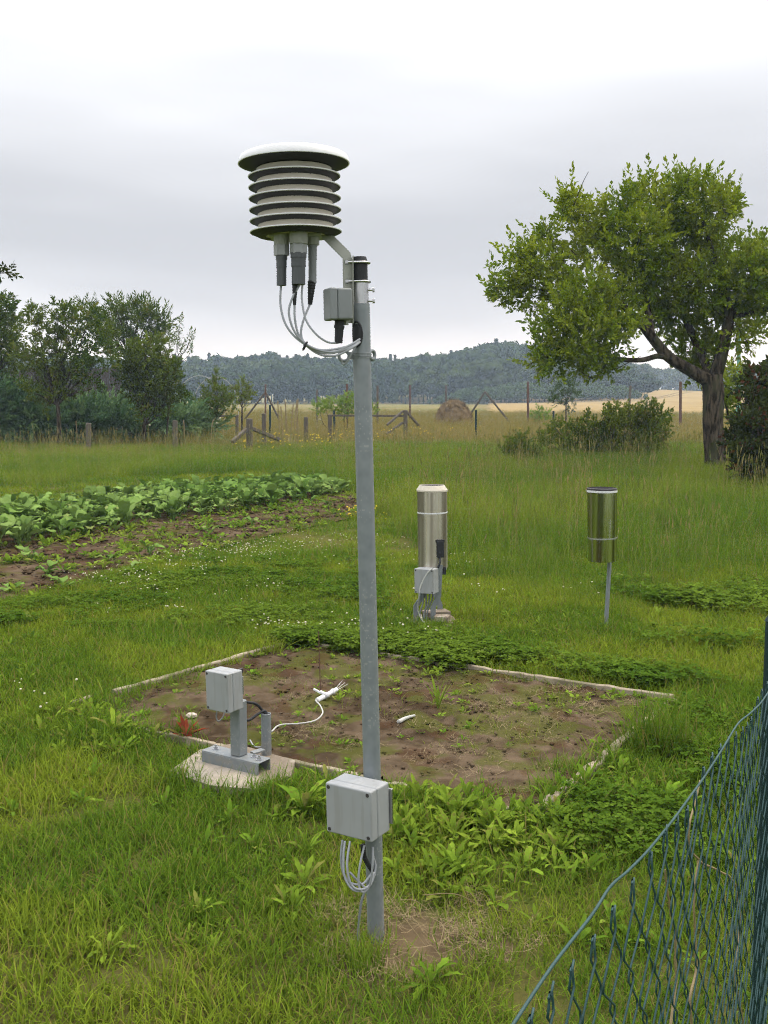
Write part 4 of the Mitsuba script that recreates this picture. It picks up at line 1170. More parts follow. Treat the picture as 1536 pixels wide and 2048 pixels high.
seed = [rosette(rng, int(rng.integers(4, 8)), 0.050, 0.020, spread=(0.5, 1.2), bend=0.5, wave=0.1, fold=0.2, petiole=0.3, rows=5) for _ in range(7)]
x0, y0_, x1, y1_ = PLOT_P.bounds
x, y = rng.uniform(x0, x1, 1500), rng.uniform(y0_, y1_, 1500)
qx, qy = px_of(x, y)
dens = np.interp(qy, [1290, 1360, 1430, 1600], [1.0, 0.72, 0.36, 0.30]) * np.clip((nz(x, y, 3.3, 71) - 0.25) * 2.6, 0.08, 1)
keep = inside(PLOT_P, x, y, -0.03) & (rng.uniform(size=1500) < dens)
S0 = np.stack([x[keep], y[keep]], 1)
nplot = len(S0)
x0, y0_, x1, y1_ = BED_P.bounds
x, y = rng.uniform(x0, x1, 3000), rng.uniform(y0_, y1_, 3000)
keep = inside(BED_P, x, y, 0.1) & ~inside(ROWS_P, x, y, -0.3) & (nz(x, y, 1.5, 77) > np.interp(x, [-4, -0.5], [0.45, 0.36]))
S1 = np.stack([x[keep], y[keep]], 1)
scl = np.concatenate([rng.uniform(0.35, 1.0, nplot), rng.uniform(0.8, 2.3, len(S1)) * np.interp(S1[:, 0], [-4, 0], [1.1, 0.8])])
P2 = np.vstack([S0, S1])
scatter('seedlings', seed, 'weed_leaf', np.column_stack([P2, np.full(len(P2), 0.008)]), scl, rng, 0.15, label='scattered weed seedlings on the bare soil of the beds', category='seedlings')

# thin grass on the plot
thin = [tuft(rng, 9, 0.06, 0.02, 0.07, 0.0018, 0.0032, 1.5, 0.9) for _ in range(5)]
x0, y0_, x1, y1_ = PLOT_P.bounds
x, y = rng.uniform(x0, x1, 900), rng.uniform(y0_, y1_, 900)
keep = inside(PLOT_P, x, y, -0.02) & (nz(x, y, 4.2, 81) > np.interp(y, [3.7, 6.4], [0.56, 0.44]))
scatter('thin_grass', thin, 'lawn_leaf', np.stack([x[keep], y[keep], np.full(keep.sum(), 0.005)], 1), rng.uniform(0.6, 1.2, int(keep.sum())), rng, 0.2, label='thin sparse grass on the bare plot', category='grass')

clod = []
for i in range(5):
    b_ = trimesh.creation.icosphere(1, 1.0); b_.vertices *= (0.6 + 0.8 * meshkit.noise(b_.vertices * 1.9 + i * 5, i)[:, None]) * [1, 0.85, 0.6]
    clod.append((b_.vertices, b_.faces, np.zeros((len(b_.vertices), 2))))
x0, y0_, x1, y1_ = PLOT_P.bounds
cx, cy = rng.uniform(x0, x1, 3800), rng.uniform(y0_, y1_, 3800)
kc = inside(PLOT_P, cx, cy, -0.03) & (nz(cx, cy, 3.0, 19) > 0.40)
x0, y0_, x1, y1_ = BED_P.bounds
dx_, dy_ = rng.uniform(x0, x1, 6500), rng.uniform(y0_, y1_, 6500)
kd = inside(BED_P, dx_, dy_, -0.05) & ~inside(ROWS_P, dx_, dy_, -0.4)
cx, cy = np.concatenate([cx[kc], dx_[kd]]), np.concatenate([cy[kc], dy_[kd]])
cs = np.concatenate([0.003 + 0.009 * rng.uniform(size=kc.sum()) ** 3, 0.008 + 0.03 * rng.uniform(size=kd.sum()) ** 3])
scatter('soil_clods', clod, 'bed_soil', np.stack([cx, cy, np.full(len(cx), 0.012)], 1), cs, rng, 0.3, label='crumbly clods of soil lying on the bare beds', category='soil')

# straw round the foot of the mast and on the plot
straw = [tuft(rng, 26, 0.07, 0.03, 0.10, 0.0009, 0.0019, 0.9, 1.5, 3) for _ in range(5)]
for s in straw:
    s[0][:, 2] = np.abs(s[0][:, 2]) * 0.45 + 0.004
x, y = rng.uniform(MAST[0] - 0.6, MAST[0] + 0.8, 300), rng.uniform(MAST[1] - 0.5, MAST[1] + 0.5, 300)
keep = near_mast(x, y) + 2.2 * (nz(x, y, 7, 4) - 0.5) < 0.95
x, y = x[keep], y[keep]
xp, yp = rng.uniform(-1.4, 1.6, 420), rng.uniform(3.8, 6.2, 420)
kp = inside(PLOT_P, xp, yp, -0.05) & (nz(xp, yp, 1.7, 14) > np.interp(xp, [-1, 1.2], [0.66, 0.47]))
x, y = np.concatenate([x, xp[kp]]), np.concatenate([y, yp[kp]])
scatter('straw_litter', straw, 'straw', np.stack([x, y, np.zeros(len(x))], 1), rng.uniform(0.6, 1.3, len(x)), rng, 0.1, label='dry straw litter on bare soil round the foot of the mast', category='straw')
ls = []
for q0, q1, hgt in (((742, 1745), (800, 1815), .20), ((760, 1765), (850, 1890), .16), ((800, 1800), (868, 1830), .06), ((845, 1790), (960, 1812), .05), ((862, 1835), (876, 1900), .04), ((1085, 1380), (1070, 1395), .03), ((1060, 1395), (1130, 1388), .03), ((1150, 1415), (1230, 1400), .04), ((1205, 1435), (1250, 1480), .03), ((1150, 1465), (1215, 1500), .03), ((1175, 1440), (1240, 1425), .03)):
    a, b = atz(*q0, hgt), atz(*q1, 0.012)
    mdp = (a + b) / 2 + [rng.normal(0, .01), 0, 0.02]
    ls.append(tube(spline([a, mdp, b], 6), np.linspace(0.0014, 0.0009, 13), 5))
k = numbered('long_straws'); put(k, cat(ls), 'straw', True); tag(k, 'long loose dry straws leaning by the mast and lying on the plot', 'straw', None, 'stuff')


def grass_clump(name, label, pos, n, rad, lo, hi, w, bsdf='meadow_leaf', bend=1.2, tilt=0.7, category='grass clump'):
    g = tuft(rng, n, rad, lo, hi, w * 0.7, w * 1.3, bend, tilt, 4)
    k = thing(name, label, category)
    put(k, (g[0] + np.array([pos[0], pos[1], terrain(pos[0], pos[1])]), g[1]), bsdf, True, uv=g[2])


grass_clump('grass_tussock', 'tall dark green grass tussock at the right corner of the plot', atz(1318, 1500), 420, 0.13, 0.16, 0.36, 0.0042, 'lawn_leaf')
grass_clump('grass_tussock', 'small grass tussock just in front of the foot of the mast', atz(733, 1925), 120, 0.05, 0.05, 0.13, 0.0035, 'lawn_leaf')
grass_clump('grass_tussock', 'loose grass tussock on the lawn right of the precipitation gauge', atz(962, 1240), 260, 0.12, 0.10, 0.24, 0.004, 'lawn_leaf')
for lab_, q, s, n in (('pale dandelion plant at the bottom of the picture, in front of the mast', (862, 1968), 0.85, 8), ('dandelion plant with upright leaves just left of the lower cable loops', (608, 1775), 0.95, 11),
                      ('big leafy weed between the concrete slab and the largest junction box', (610, 1625), 1.2, 14), ('lone broad leaved weed in the lawn at the lower left corner', (215, 1905), 0.8, 7),
                      ('leafy weed in the lawn on the left, below the concrete slab', (400, 1830), 0.8, 6), ('dark leafy weed at the left corner of the plot beside the slab', (232, 1475), 1.2, 13),
                      ('leafy dock growing on the plot edge just right of the largest junction box', (905, 1640), 1.3, 14), ('long leaved dock halfway between the mast and the right front corner of the plot', (985, 1660), 1.2, 12)):
    v, f, u = rosette(rng, int(n * 1.4), 0.115 * s, 0.023 * s, spread=(0.15, 1.2), bend=1.0, wave=0.16, fold=0.35, petiole=0.1, rows=11, shape=1.5, jag=0.22)
    p = atz(*q)
    key = thing('leafy_weed', lab_, 'weed')
    put(key, (v + [p[0], p[1], -0.003], f), 'weed_leaf', True, uv=u)
v, f, u = rosette(rng, 16, 0.10, 0.018, spread=(0.3, 1.2), bend=0.6, wave=0.15, petiole=0.3)
p = atz(372, 1480); key = thing('red_weed', 'small red leaved weed on the soil just left of the sensor stand', 'weed'); put(key, (v + [p[0], p[1], 0.01], f), 'red_leaf', True, uv=u)
v, f, u = rosette(rng, 9, 0.16, 0.014, spread=(0.05, 0.5), bend=0.4, wave=0.1, petiole=0.1)
p = atz(876, 1420); key = thing('plot_weed', 'spindly green weed standing alone in the middle of the plot', 'weed'); put(key, (v + [p[0], p[1], 0.0], f), 'weed_leaf', True, uv=u)

# ------------------------------------------------------------------ leafy vegetables in the bed, each plant with its leaves
rng = np.random.default_rng(61)
VL = []
for i in range(11):
    lf = broad_leaf(0.31 * rng.uniform(0.8, 1.2), 0.135 * rng.uniform(0.8, 1.2), rng.uniform(1.1, 2.1), fold=0.30, wave=0.20, petiole=0.36, u=(i + 0.5) / 11, rng=rng, tilt=rng.uniform(0.02, 0.4), rows=9)
    VL.append(mikit.ply((lf[0], lf[1]), 'vegetable_leaf', smooth=True, uv=lf[2]))
x0, y0_, x1, y1_ = ROWS_P.bounds
cand = []
for gx in np.arange(x0, x1, 0.27):
    for gy in np.arange(y0_, y1_, 0.30):
        px_, py_ = gx + rng.normal(0, 0.06), gy + rng.normal(0, 0.07)
        if inside(ROWS_P, px_, py_, -0.06) and abs(px_) < py_ * 0.372 + 0.35:
            cand.append((px_, py_))
cand = sorted(cand, key=lambda q: q[1])
for px_, py_ in cand:
    k = thing('vegetable_plant', 'broad leaved vegetable plant in the dense green stand on the tilled bed', 'vegetable plant', 'leafy vegetables on the tilled bed')
    n = int(rng.integers(7, 10))
    S = rng.uniform(0.70, 1.25)
    for j in range(n):
        s = S * rng.uniform(0.7, 1.1)
        M = T().translate([px_ + rng.normal(0, .02), py_ + rng.normal(0, .02), 0.0]).rotate([0, 0, 1], float(math.degrees(j * 2.4 + rng.uniform(-.5, .5)))).rotate([0, 1, 0], float(rng.uniform(-14, 20))).scale(float(s))
        scene[numbered(k + '__leaf')] = {**VL[int(rng.integers(11))], 'to_world': M}
lone = [(95, 1150), (128, 1180), (20, 1185), (60, 1120), (215, 1125), (300, 1110), (258, 1148), (620, 1005), (655, 1012), (735, 985), (420, 1068), (505, 1050)]
for qx_, qy_ in lone:
    p = atz(qx_, qy_)
    k = thing('small_vegetable_plant', 'small single vegetable plant on the open soil in front of the dense stand', 'vegetable plant', 'small plants on the open soil')
    for j in range(int(rng.integers(4, 7))):
        M = T().translate([p[0], p[1], 0.0]).rotate([0, 0, 1], float(j * 137 + rng.uniform(-30, 30))).rotate([0, 1, 0], float(rng.uniform(5, 35))).scale(float(rng.uniform(0.4, 0.65)))
        scene[numbered(k + '__leaf')] = {**VL[int(rng.integers(11))], 'to_world': M}

# ------------------------------------------------------------------ trees
def spray(rng, L, n, ll, lw, droop=0.0, spread=1.0):
    """A leafy shoot along +z."""
    out = []
    for i in range(n):
        t = (i + 0.5) / n
        az = i * 2.4 + rng.uniform(-0.5, 0.5)
        el = rng.uniform(0.25, 0.9) + 0.5 * t - droop
        d = np.array([math.cos(az) * math.cos(el), math.sin(az) * math.cos(el), math.sin(el)])
        w = np.cross(d, rng.normal(0, 1, 3)); w /= np.linalg.norm(w)
        nn = np.cross(d, w)
        o = np.array([0, 0, L * t]) + rng.normal(0, 0.012, 3) * spread
        l_, w_ = ll * rng.uniform(0.65, 1.2), lw * rng.uniform(0.7, 1.2)
        v = np.array([o, o + d * l_ * 0.5 + w * w_ / 2 + nn * w_ * 0.18, o + d * l_ * 0.5 - w * w_ / 2 + nn * w_ * 0.18, o + d * l_ - nn * w_ * 0.15])
        out.append((v, np.array([[0, 1, 3], [0, 3, 2]]), np.column_stack([np.full(4, 0.0), [0.1, 0.6, 0.6, 1.0]])))
    return catv(out)


def crown(rng, clumps, variants, up=0.5, outw=0.7, jit=0.45, smin=0.7, smax=1.3, pw=2.4, twig=None):
    """clumps: rows of (x, y, z, rx, ry, rz, n). Returns (V, F, UV) of all shoots; with twig, a list of their feet is appended to it."""
    Pos, Dir = [], []
    for c in clumps:
        n = max(1, int(c[6]))
        d = rng.normal(0, 1, (n, 3)); d /= np.linalg.norm(d, axis=1, keepdims=True)
        r = rng.uniform(0, 1, n) ** (1 / pw)
        Pos.append(np.array(c[:3]) + d * r[:, None] * np.array(c[3:6]))
        q = d * outw + np.array([0, 0, up]) + rng.normal(0, jit, (n, 3))
        Dir.append(q / np.linalg.norm(q, axis=1, keepdims=True))
    Pos, Dir = np.vstack(Pos), np.vstack(Dir)
    N = len(Pos)
    a = np.cross(Dir, rng.normal(0, 1, (N, 3))); a /= np.linalg.norm(a, axis=1, keepdims=True)
    b = np.cross(Dir, a)
    s = rng.uniform(smin, smax, N)
    Rm = np.stack([a, b, Dir], 2) * s[:, None, None]
    which = rng.integers(0, len(variants), N)
    u = rng.uniform(0, 1, N)
    V, F, U, off = [], [], [], 0
    for k, (v, f, uv) in enumerate(variants):
        idx = np.where(which == k)[0]
        if not len(idx):
            continue
        vv = np.einsum('nij,mj->nmi', Rm[idx], v) + Pos[idx][:, None]
        ff = f[None] + (np.arange(len(idx)) * len(v))[:, None, None] + off
        uu = np.broadcast_to(uv[None], (len(idx), len(v), 2)).copy()
        uu[..., 0] = np.clip(u[idx][:, None] + rng.normal(0, 0.10, (len(idx), len(v) // 4)).repeat(4, 1), 0, 1)
        V.append(vv.reshape(-1, 3)); F.append(ff.reshape(-1, 3)); U.append(uu.reshape(-1, 2)); off += len(idx) * len(v)
    if twig is not None:
        twig.append((Pos, Dir, s))
    return np.vstack(V), np.vstack(F), np.vstack(U)


def limb(rng, a, b, r0, r1, wig=0.12, n=7, lift=0.0):
    a, b = np.asarray(a, float), np.asarray(b, float)
    t = np.linspace(0, 1, n)[:, None]
    L = np.linalg.norm(b - a)
    p = a * (1 - t) + b * t + rng.normal(0, wig * L * 0.25, (n, 3)) * np.sin(np.pi * t) + np.array([0, 0, lift * L]) * np.sin(np.pi * t)
    return tube(spline(p, 4), np.linspace(r0, r1, (n - 1) * 4 + 1), 8)


def put_leaves(key, vfu, bsdf):
    put(key, (vfu[0], vfu[1]), bsdf, False, uv=vfu[2])


# the old fruit tree on the right
rng = np.random.default_rng(71)
AT = atz(1428, 952)
YA = AT[1]
pa_ = lambda zx, zy, dy=0.0: at(950 + zx / 2.621, 300 + zy / 2.621, YA + dy)
tree = thing('fruit_tree', 'big old fruit tree with a broad ragged light green crown and a thick bare trunk', 'tree')
tr = spline([pa_(1256, 1745) + [0, 0, -.1], pa_(1257, 1650), pa_(1252, 1500), pa_(1246, 1380), pa_(1250, 1260), pa_(1240, 1180)], 10)
rad = np.interp(np.linspace(0, 1, len(tr)), [0, 0.12, 0.5, 0.8, 1], [0.26, 0.215, 0.208, 0.215, 0.21])
tm = tube(tr, rad, 22)
tm.vertices[:, :2] += 0.05 * (meshkit.fbm(tm.vertices * [7, 7, 2.2], 3, 3)[:, None] - 0.5) * np.sign(tm.vertices[:, :2] - tr.mean(0)[:2])
part(tree, 'trunk', tm, 'bark', True)
limbs = [
    [(1235, 1215, 0, .15), (1120, 1150, -.1, .125), (1010, 1080, -.2, .11), (930, 985, -.3, .10), (860, 900, -.3, .085), (760, 800, -.3, .06), (640, 700, -.2, .04), (430, 690, -.1, .025)],
    [(1255, 1200, 0, .15), (1290, 1080, 0, .13), (1320, 950, .1, .115), (1330, 850, .1, .10), (1290, 700, .1, .075), (1240, 520, 0, .05), (1180, 330, 0, .025)],
    [(1020, 1090, -.2, .075), (960, 1080, -.3, .055), (880, 1100, -.4, .05), (790, 1100, -.5, .045), (700, 1080, -.6, .03), (600, 1030, -.6, .02)],
    [(1330, 860, .1, .08), (1420, 860, .1, .06), (1520, 840, .2, .05), (1640, 780, .2, .03)],
    [(930, 985, -.3, .07), (900, 800, 0, .06), (880, 600, .2, .045), (800, 400, .2, .03), (740, 260, .2, .015)],
    [(1240, 1200, .05, .10), (1180, 1050, .5, .09), (1100, 880, .7, .07), (1020, 650, .8, .05), (1000, 420, .6, .03)],
    [(700, 740, -.25, .04), (560, 680, 0, .035), (470, 660, .1, .028), (440, 580, .1, .02), (400, 470, .1, .012)],
    [(560, 690, 0, .03), (380, 740, 0, .025), (250, 700, 0, .018), (140, 730, 0, .010)],
    [(700, 1090, -.6, .03), (650, 1180, -.6, .018), (600, 1190, -.6, .014), (550, 1160, -.6, .008)],
    [(480, 1060, -.5, .022), (330, 1100, -.5, .015), (270, 1135, -.5, .007)],
    [(880, 600, .2, .03), (640, 440, .2, .022), (500, 230, .2, .010)],
    [(1290, 700, .1, .04), (1400, 560, .1, .03), (1480, 500, .1, .012)],
]
for q in limbs:
    p = spline([pa_(*c[:3]) for c in q], 6)
    rr_ = np.interp(np.linspace(0, 1, len(p)), np.linspace(0, 1, len(q)), [c[3] for c in q])
    part(tree, 'limb', tube(p, rr_, 12), 'bark', True)
SPA = [spray(rng, 0.26, 12, 0.105, 0.054) for _ in range(9)] + [spray(rng, 0.46, 18, 0.10, 0.05) for _ in range(2)]
cl = [(1060, 230, 170), (900, 185, 95), (1200, 250, 150), (1320, 200, 60), (1090, 110, 60), (1190, 120, 60), (1310, 300, 90), (760, 290, 120), (800, 200, 50), (520, 250, 85), (460, 215, 40), (520, 180, 40), (600, 340, 110), (850, 430, 160), (1050, 460, 200), (1290, 480, 90), (640, 500, 130), (530, 480, 60),
      (350, 430, 50), (400, 430, 40), (330, 600, 110), (230, 560, 65), (225, 505, 40), (150, 725, 65), (110, 700, 35), (120, 770, 35), (280, 720, 110), (430, 690, 120), (600, 770, 140), (720, 820, 140), (480, 870, 130), (400, 970, 100), (600, 970, 150), (760, 930, 90), (420, 1090, 105), (600, 1070, 100), (330, 1115, 45), (680, 1120, 55),
      (850, 650, 150), (1000, 700, 190), (1200, 690, 180), (1400, 640, 120), (1490, 560, 80), (1510, 470, 40), (1450, 520, 40), (1500, 740, 140), (1620, 650, 180), (1620, 820, 130), (1390, 850, 110), (1270, 880, 110), (1060, 880, 130), (940, 830, 80), (1150, 1010, 110), (1090, 1080, 50), (1430, 970, 70), (1160, 1120, 65), (1240, 1020, 60), (1340, 760, 90), (1200, 1140, 30)]
cl2 = []
for zx, zy, r in cl:
    dy = rng.uniform(-0.9, 0.9) * (1 if r > 70 else 0.4)
    if 380 < zx < 800 and zy > 740:
        dy = rng.uniform(-1.3, -0.3)
    elif 950 < zx < 1300 and zy > 850:
        dy = rng.uniform(0.1, 1.0)
    c = pa_(zx + (14 if zx < 400 else 0), zy + (80 if zy < 300 else 42 if zy < 520 else 14), dy); m = 0.85 * r / 2.621 / ppm(YA)
    cl2.append((*c, m, m * 1.05, m * 0.95, 7 + 64 * (r / 100) ** 2))
put_leaves(tree + '__crown', crown(rng, cl2, SPA, up=0.55, outw=0.75, pw=3.2), 'apple_leaf')
tws = [limb(rng, cl2[i][:3] + np.array([0, 0, -.1]), np.array(cl2[i][:3]) + rng.normal(0, 0.25, 3) + [0, 0, cl2[i][5]], 0.012, 0.004, n=4) for i in range(len(cl2))]
part(tree, 'twigs', cat(tws), 'bark', True, kind='stuff')


def tree_at(name, label, px, py, Y, trunk, clumps, leaf, variants, dens=60.0, r0=0.09, up=0.45, category='tree', ref=None, outw=0.7, jit=0.45, group=None, thick=0.8, rmin=0.016):
    """trunk: photo points from foot to fork; clumps: (px, py, radius px). All stand at distance Y."""
    k = thing(name, label, category, group)
    g = np.array([at(px, py, Y)[0], Y, terrain(at(px, py, Y)[0], Y) - 0.05])
    pts = [g] + [at(q[0], q[1], Y) for q in trunk]
    pts = [p for p in pts if p[2] > g[2] - 0.01]
    part(k, 'trunk', tube(spline(pts, 6), np.linspace(r0, r0 * 0.62, (len(pts) - 1) * (6 if len(pts) > 2 else 6) + 1), 10), 'bark', True)
    fork = pts[-1]
    rows, br = [], []
    for cx, cy, r in clumps:
        m = 0.84 * r / ppm(Y)
        c = at(cx, cy, Y + rng.uniform(-0.8, 0.8) * thick)
        rows.append((*c, m, m, m, 6 + 2.1 * dens * (r / 40) ** 2))
        br.append(limb(rng, fork + [0, 0, rng.uniform(-0.2, 0.1)], c + [0, 0, -m * 0.2], r0 * 0.42, rmin * 0.5))
    part(k, 'branches', cat(br), 'bark', True, kind='stuff')
    put_leaves(k + '__crown', crown(rng, rows, variants, up=up, outw=outw, jit=jit), leaf)
    return k


SPO = [spray(rng, 0.22, 11, 0.115, 0.06) for _ in range(8)]
SPN = [spray(rng, 0.42, 15, 0.17, 0.042, droop=-0.2) for _ in range(8)]
Z = lambda zx, zy, r: (zx / 3, 500 + zy / 3, r / 3)
YT = 33.0
tree_at('young_fruit_tree', 'young fruit tree with slim straight trunk and rounded crown, second from the left edge', 117, 893, YT, [(118, 850), (115, 800)],
        [Z(*q) for q in ((200, 400, 60), (230, 380, 40), (190, 480, 80), (350, 340, 35), (340, 420, 70), (440, 340, 30), (400, 370, 25), (420, 450, 90), (530, 440, 90), (560, 540, 100), (620, 620, 80), (660, 680, 50), (330, 520, 100), (250, 620, 100), (180, 720, 80), (350, 640, 120), (450, 620, 120), (520, 740, 90), (420, 780, 110), (300, 780, 100), (230, 830, 60), (350, 850, 60), (560, 820, 40), (640, 480, 70), (560, 380, 40), (180, 840, 50), (265, 940, 45), (120, 640, 70))], 'orchard_leaf', SPO, 34, 0.085)
tree_at('dense_fruit_tree', 'dense dark green small tree with a low forked trunk, right of the young fruit tree', 287, 893, YT + .8, [(288, 858), (291, 838)],
        [Z(*q) for q in ((800, 640, 90), (870, 600, 80), (950, 660, 90), (1000, 700, 80), (820, 740, 110), (760, 760, 70), (900, 760, 120), (980, 800, 110), (880, 850, 110), (800, 830, 80), (1040, 760, 60), (960, 900, 80), (870, 930, 60), (860, 980, 35), (1040, 870, 60), (1090, 860, 50), (1000, 950, 45), (930, 560, 60), (740, 640, 50))], 'orchard_leaf', SPO, 46, 0.085)
tree_at('feathery_tree', 'taller feathery tree with spiky bluish foliage tips behind the dense small tree', 262, 880, YT + 6, [(262, 820), (262, 760), (262, 715)],
        [Z(*q) for q in ((700, 350, 45), (750, 350, 40), (690, 400, 60), (780, 410, 80), (840, 380, 60), (850, 350, 30), (900, 400, 70), (950, 430, 50), (990, 430, 35), (880, 470, 90), (760, 480, 80), (960, 500, 60), (690, 480, 70), (1000, 520, 35), (820, 540, 60), (940, 560, 45), (650, 430, 45), (700, 560, 60), (530, 350, 30), (520, 380, 40), (590, 400, 40), (640, 540, 60))], 'orchard_leaf', SPN, 34, 0.09, up=0.7, outw=0.9, jit=0.3)
tree_at('edge_tree', 'tall green tree cut off by the left edge of the picture', -20, 895, YT + 1.5, [(-20, 820), (-18, 740)],
        [Z(*q) for q in ((0, 360, 90), (40, 320, 50), (60, 420, 60), (20, 480, 100), (70, 560, 70), (30, 620, 90), (90, 650, 50), (20, 720, 70), (-100, 420, 120), (-100, 600, 150))], 'orchard_leaf', SPO, 50, 0.12)
rows = [(*at(6, 543, 16.0), 0.05, 0.08, 0.05, 5), (*at(17, 542, 16.0), 0.04, 0.05, 0.04, 4), (*at(-12, 545, 16.0), 0.1, 0.1, 0.07, 8)]
k = thing('overhanging_branch', 'dark leafy branch tip poking in from the left edge against the sky', 'branch')
put_leaves(k + '__leaves', crown(rng, rows, [spray(rng, 0.10, 9, 0.075, 0.034) for _ in range(4)], up=0.0, jit=0.5), 'dark_shrub_leaf')
part(k, 'stem', cat([tube(spline([at(-150, 560, 16.0), at(-60, 548, 16.0), at(10, 546, 16.0)], 6), np.linspace(0.03, 0.006, 13), 8)]), 'bark', True)
for lab_, qs, pxy, Y, tk_ in (('tall thin leafy shoots right of the dense small tree', ((1080, 440, 14), (1075, 500, 18), (1060, 560, 24), (1150, 530, 16), (1130, 570, 18), (1090, 610, 25), (1030, 600, 20), (1010, 560, 14), (1140, 620, 14)), (330, 880), YT + 1.6, [(340, 800), (350, 740)]),):
    tree_at('sapling', lab_, *pxy, Y, tk_, [Z(*q) for q in qs], 'orchard_leaf', [spray(rng, 0.25, 6, 0.10, 0.045) for _ in range(4)], 16, 0.03, up=0.9, outw=0.3, jit=0.2, category='sapling', thick=0.4)
SPS = [spray(rng, 0.22, 12, 0.09, 0.05) for _ in range(6)]
tree_at('small_tree', 'small brownish green tree with a thin dark trunk, right of the dense small tree', 433, 888, 38, [(432, 850), (434, 830)],
        [Z(*q) for q in ((1300, 750, 14), (1295, 790, 22), (1290, 840, 40), (1260, 870, 50), (1330, 860, 45), (1310, 920, 60), (1250, 930, 45), (1360, 900, 40), (1240, 980, 45), (1370, 950, 40), (1390, 920, 25))], 'shrub_leaf', SPS, 60, 0.05, thick=0.5)
tree_at('small_tree', 'small round brownish green tree farther off, beside a thin post', 484, 872, 44, [(484, 840), (484, 815)],
        [Z(*q) for q in ((1450, 830, 45), (1420, 860, 40), (1480, 860, 40), (1450, 890, 45), (1490, 895, 25))], 'shrub_leaf', SPS, 70, 0.05, thick=0.5)
W = lambda zx, zy, r: (950 + zx / 2.621, 300 + zy / 2.621, r / 2.621)
tree_at('small_tree', 'small pale green tree in the meadow before the wood, left of the old fruit tree', 1131, 858, 56, [(1132, 830), (1132, 805)],
        [W(*q) for q in ((500, 1200, 30), (470, 1230, 40), (520, 1240, 35), (430, 1270, 40), (490, 1290, 45), (540, 1280, 25), (440, 1320, 40), (500, 1340, 30), (400, 1320, 25))], 'young_forest_leaf', SPS, 70, 0.05, thick=0.5)
tree_at('leaning_sapling', 'thin leaning sapling just right of the thick trunk', 1466, 905, 24, [(1463, 860), (1455, 825), (1452, 800)],
        [W(*q) for q in ((1330, 1180, 35), (1350, 1230, 45), (1320, 1280, 40), (1300, 1330, 30), (1370, 1160, 25), (1340, 1330, 40), (1320, 1390, 30))], 'apple_leaf', SPS, 45, 0.025, category='sapling', thick=0.3)


def shrub(label, px, py, Y, clumps, leaf, variants, dens, name='shrub', depth=0.7, **kw):
    k = thing(name, label, 'shrub')
    rows, stems = [], []
    g = np.array([at(px, py, Y)[0], Y, terrain(at(px, py, Y)[0], Y)])
    for cx, cy, r in clumps:
        m = r / ppm(Y)
        c = at(cx, cy, Y + rng.uniform(-1, 1) * depth)
        rows.append((*c, m, m, m, 6 + 2.2 * dens * (r / 40) ** 2))
        f = np.array([0.5 * g[0] + 0.5 * c[0], 0.6 * g[1] + 0.4 * c[1], g[2] - 0.03])
        stems.append(limb(rng, f, c + [0, 0, m * 0.4], 0.02, 0.005, n=5))
    part(k, 'stems', cat(stems), 'bark', True, kind='stuff')
    put_leaves(k + '__foliage', crown(rng, rows, variants, **kw), leaf)


SPH = [spray(rng, 0.2, 12, 0.085, 0.05) for _ in range(6)]
shrub('wide dark green shrub in the meadow left of the old fruit tree', 1205, 918, 26.6, [W(*q) for q in ((440, 1480, 50), (400, 1540, 55), (460, 1570, 60), (410, 1450, 22), (370, 1530, 25), (540, 1490, 60), (560, 1570, 70), (640, 1440, 70), (640, 1540, 90), (700, 1600, 70), (740, 1400, 50), (720, 1370, 25), (750, 1480, 90), (830, 1420, 70), (820, 1360, 30), (850, 1520, 90), (920, 1400, 60), (930, 1480, 80), (940, 1560, 60), (985, 1440, 25), (880, 1590, 60), (900, 1350, 25), (980, 1390, 20), (780, 1600, 50))], 'shrub_leaf', SPH, 60)
shrub('small low shrub standing alone in the meadow left of the wide shrub', 1038, 925, 25.6, [W(*q) for q in ((235, 1510, 18), (230, 1550, 35), (200, 1580, 35), (265, 1580, 45), (230, 1610, 50), (170, 1600, 25), (290, 1610, 35), (160, 1560, 14))], 'shrub_leaf', SPH, 60)
shrub('very dark shrub cut off by the right edge of the picture', 1530, 945, 17.5, [W(*q) for q in ((1470, 1200, 28), (1420, 1250, 26), (1500, 1260, 50), (1540, 1200, 50), (1440, 1320, 40), (1510, 1350, 70), (1440, 1420, 45), (1390, 1470, 35), (1350, 1540, 25), (1500, 1460, 90), (1440, 1540, 70), (1400, 1600, 50), (1500, 1580, 90), (1420, 1650, 55), (1500, 1670, 70), (1600, 1400, 120), (1600, 1580, 120), (1620, 1250, 90), (1340, 1530, 18), (1590, 1180, 60))], 'dark_shrub_leaf', [spray(rng, 0.18, 11, 0.085, 0.055) for _ in range(6)], 60)
shrub('pale green leafy bush half hidden by the mast beyond the old posts', 685, 845, 47, [(650, 812, 12), (635, 815, 10), (665, 810, 13), (690, 806, 14), (700, 800, 12), (690, 820, 16), (725, 815, 14), (745, 820, 12)], 'weed_leaf', SPS, 130, depth=0.5)
shrub('round bright green bush in the far meadow just left of the small pale tree', 1080, 850, 62, [(1078, 828, 14), (1090, 832, 12), (1066, 834, 10)], 'weed_leaf', SPS, 150, depth=0.5)
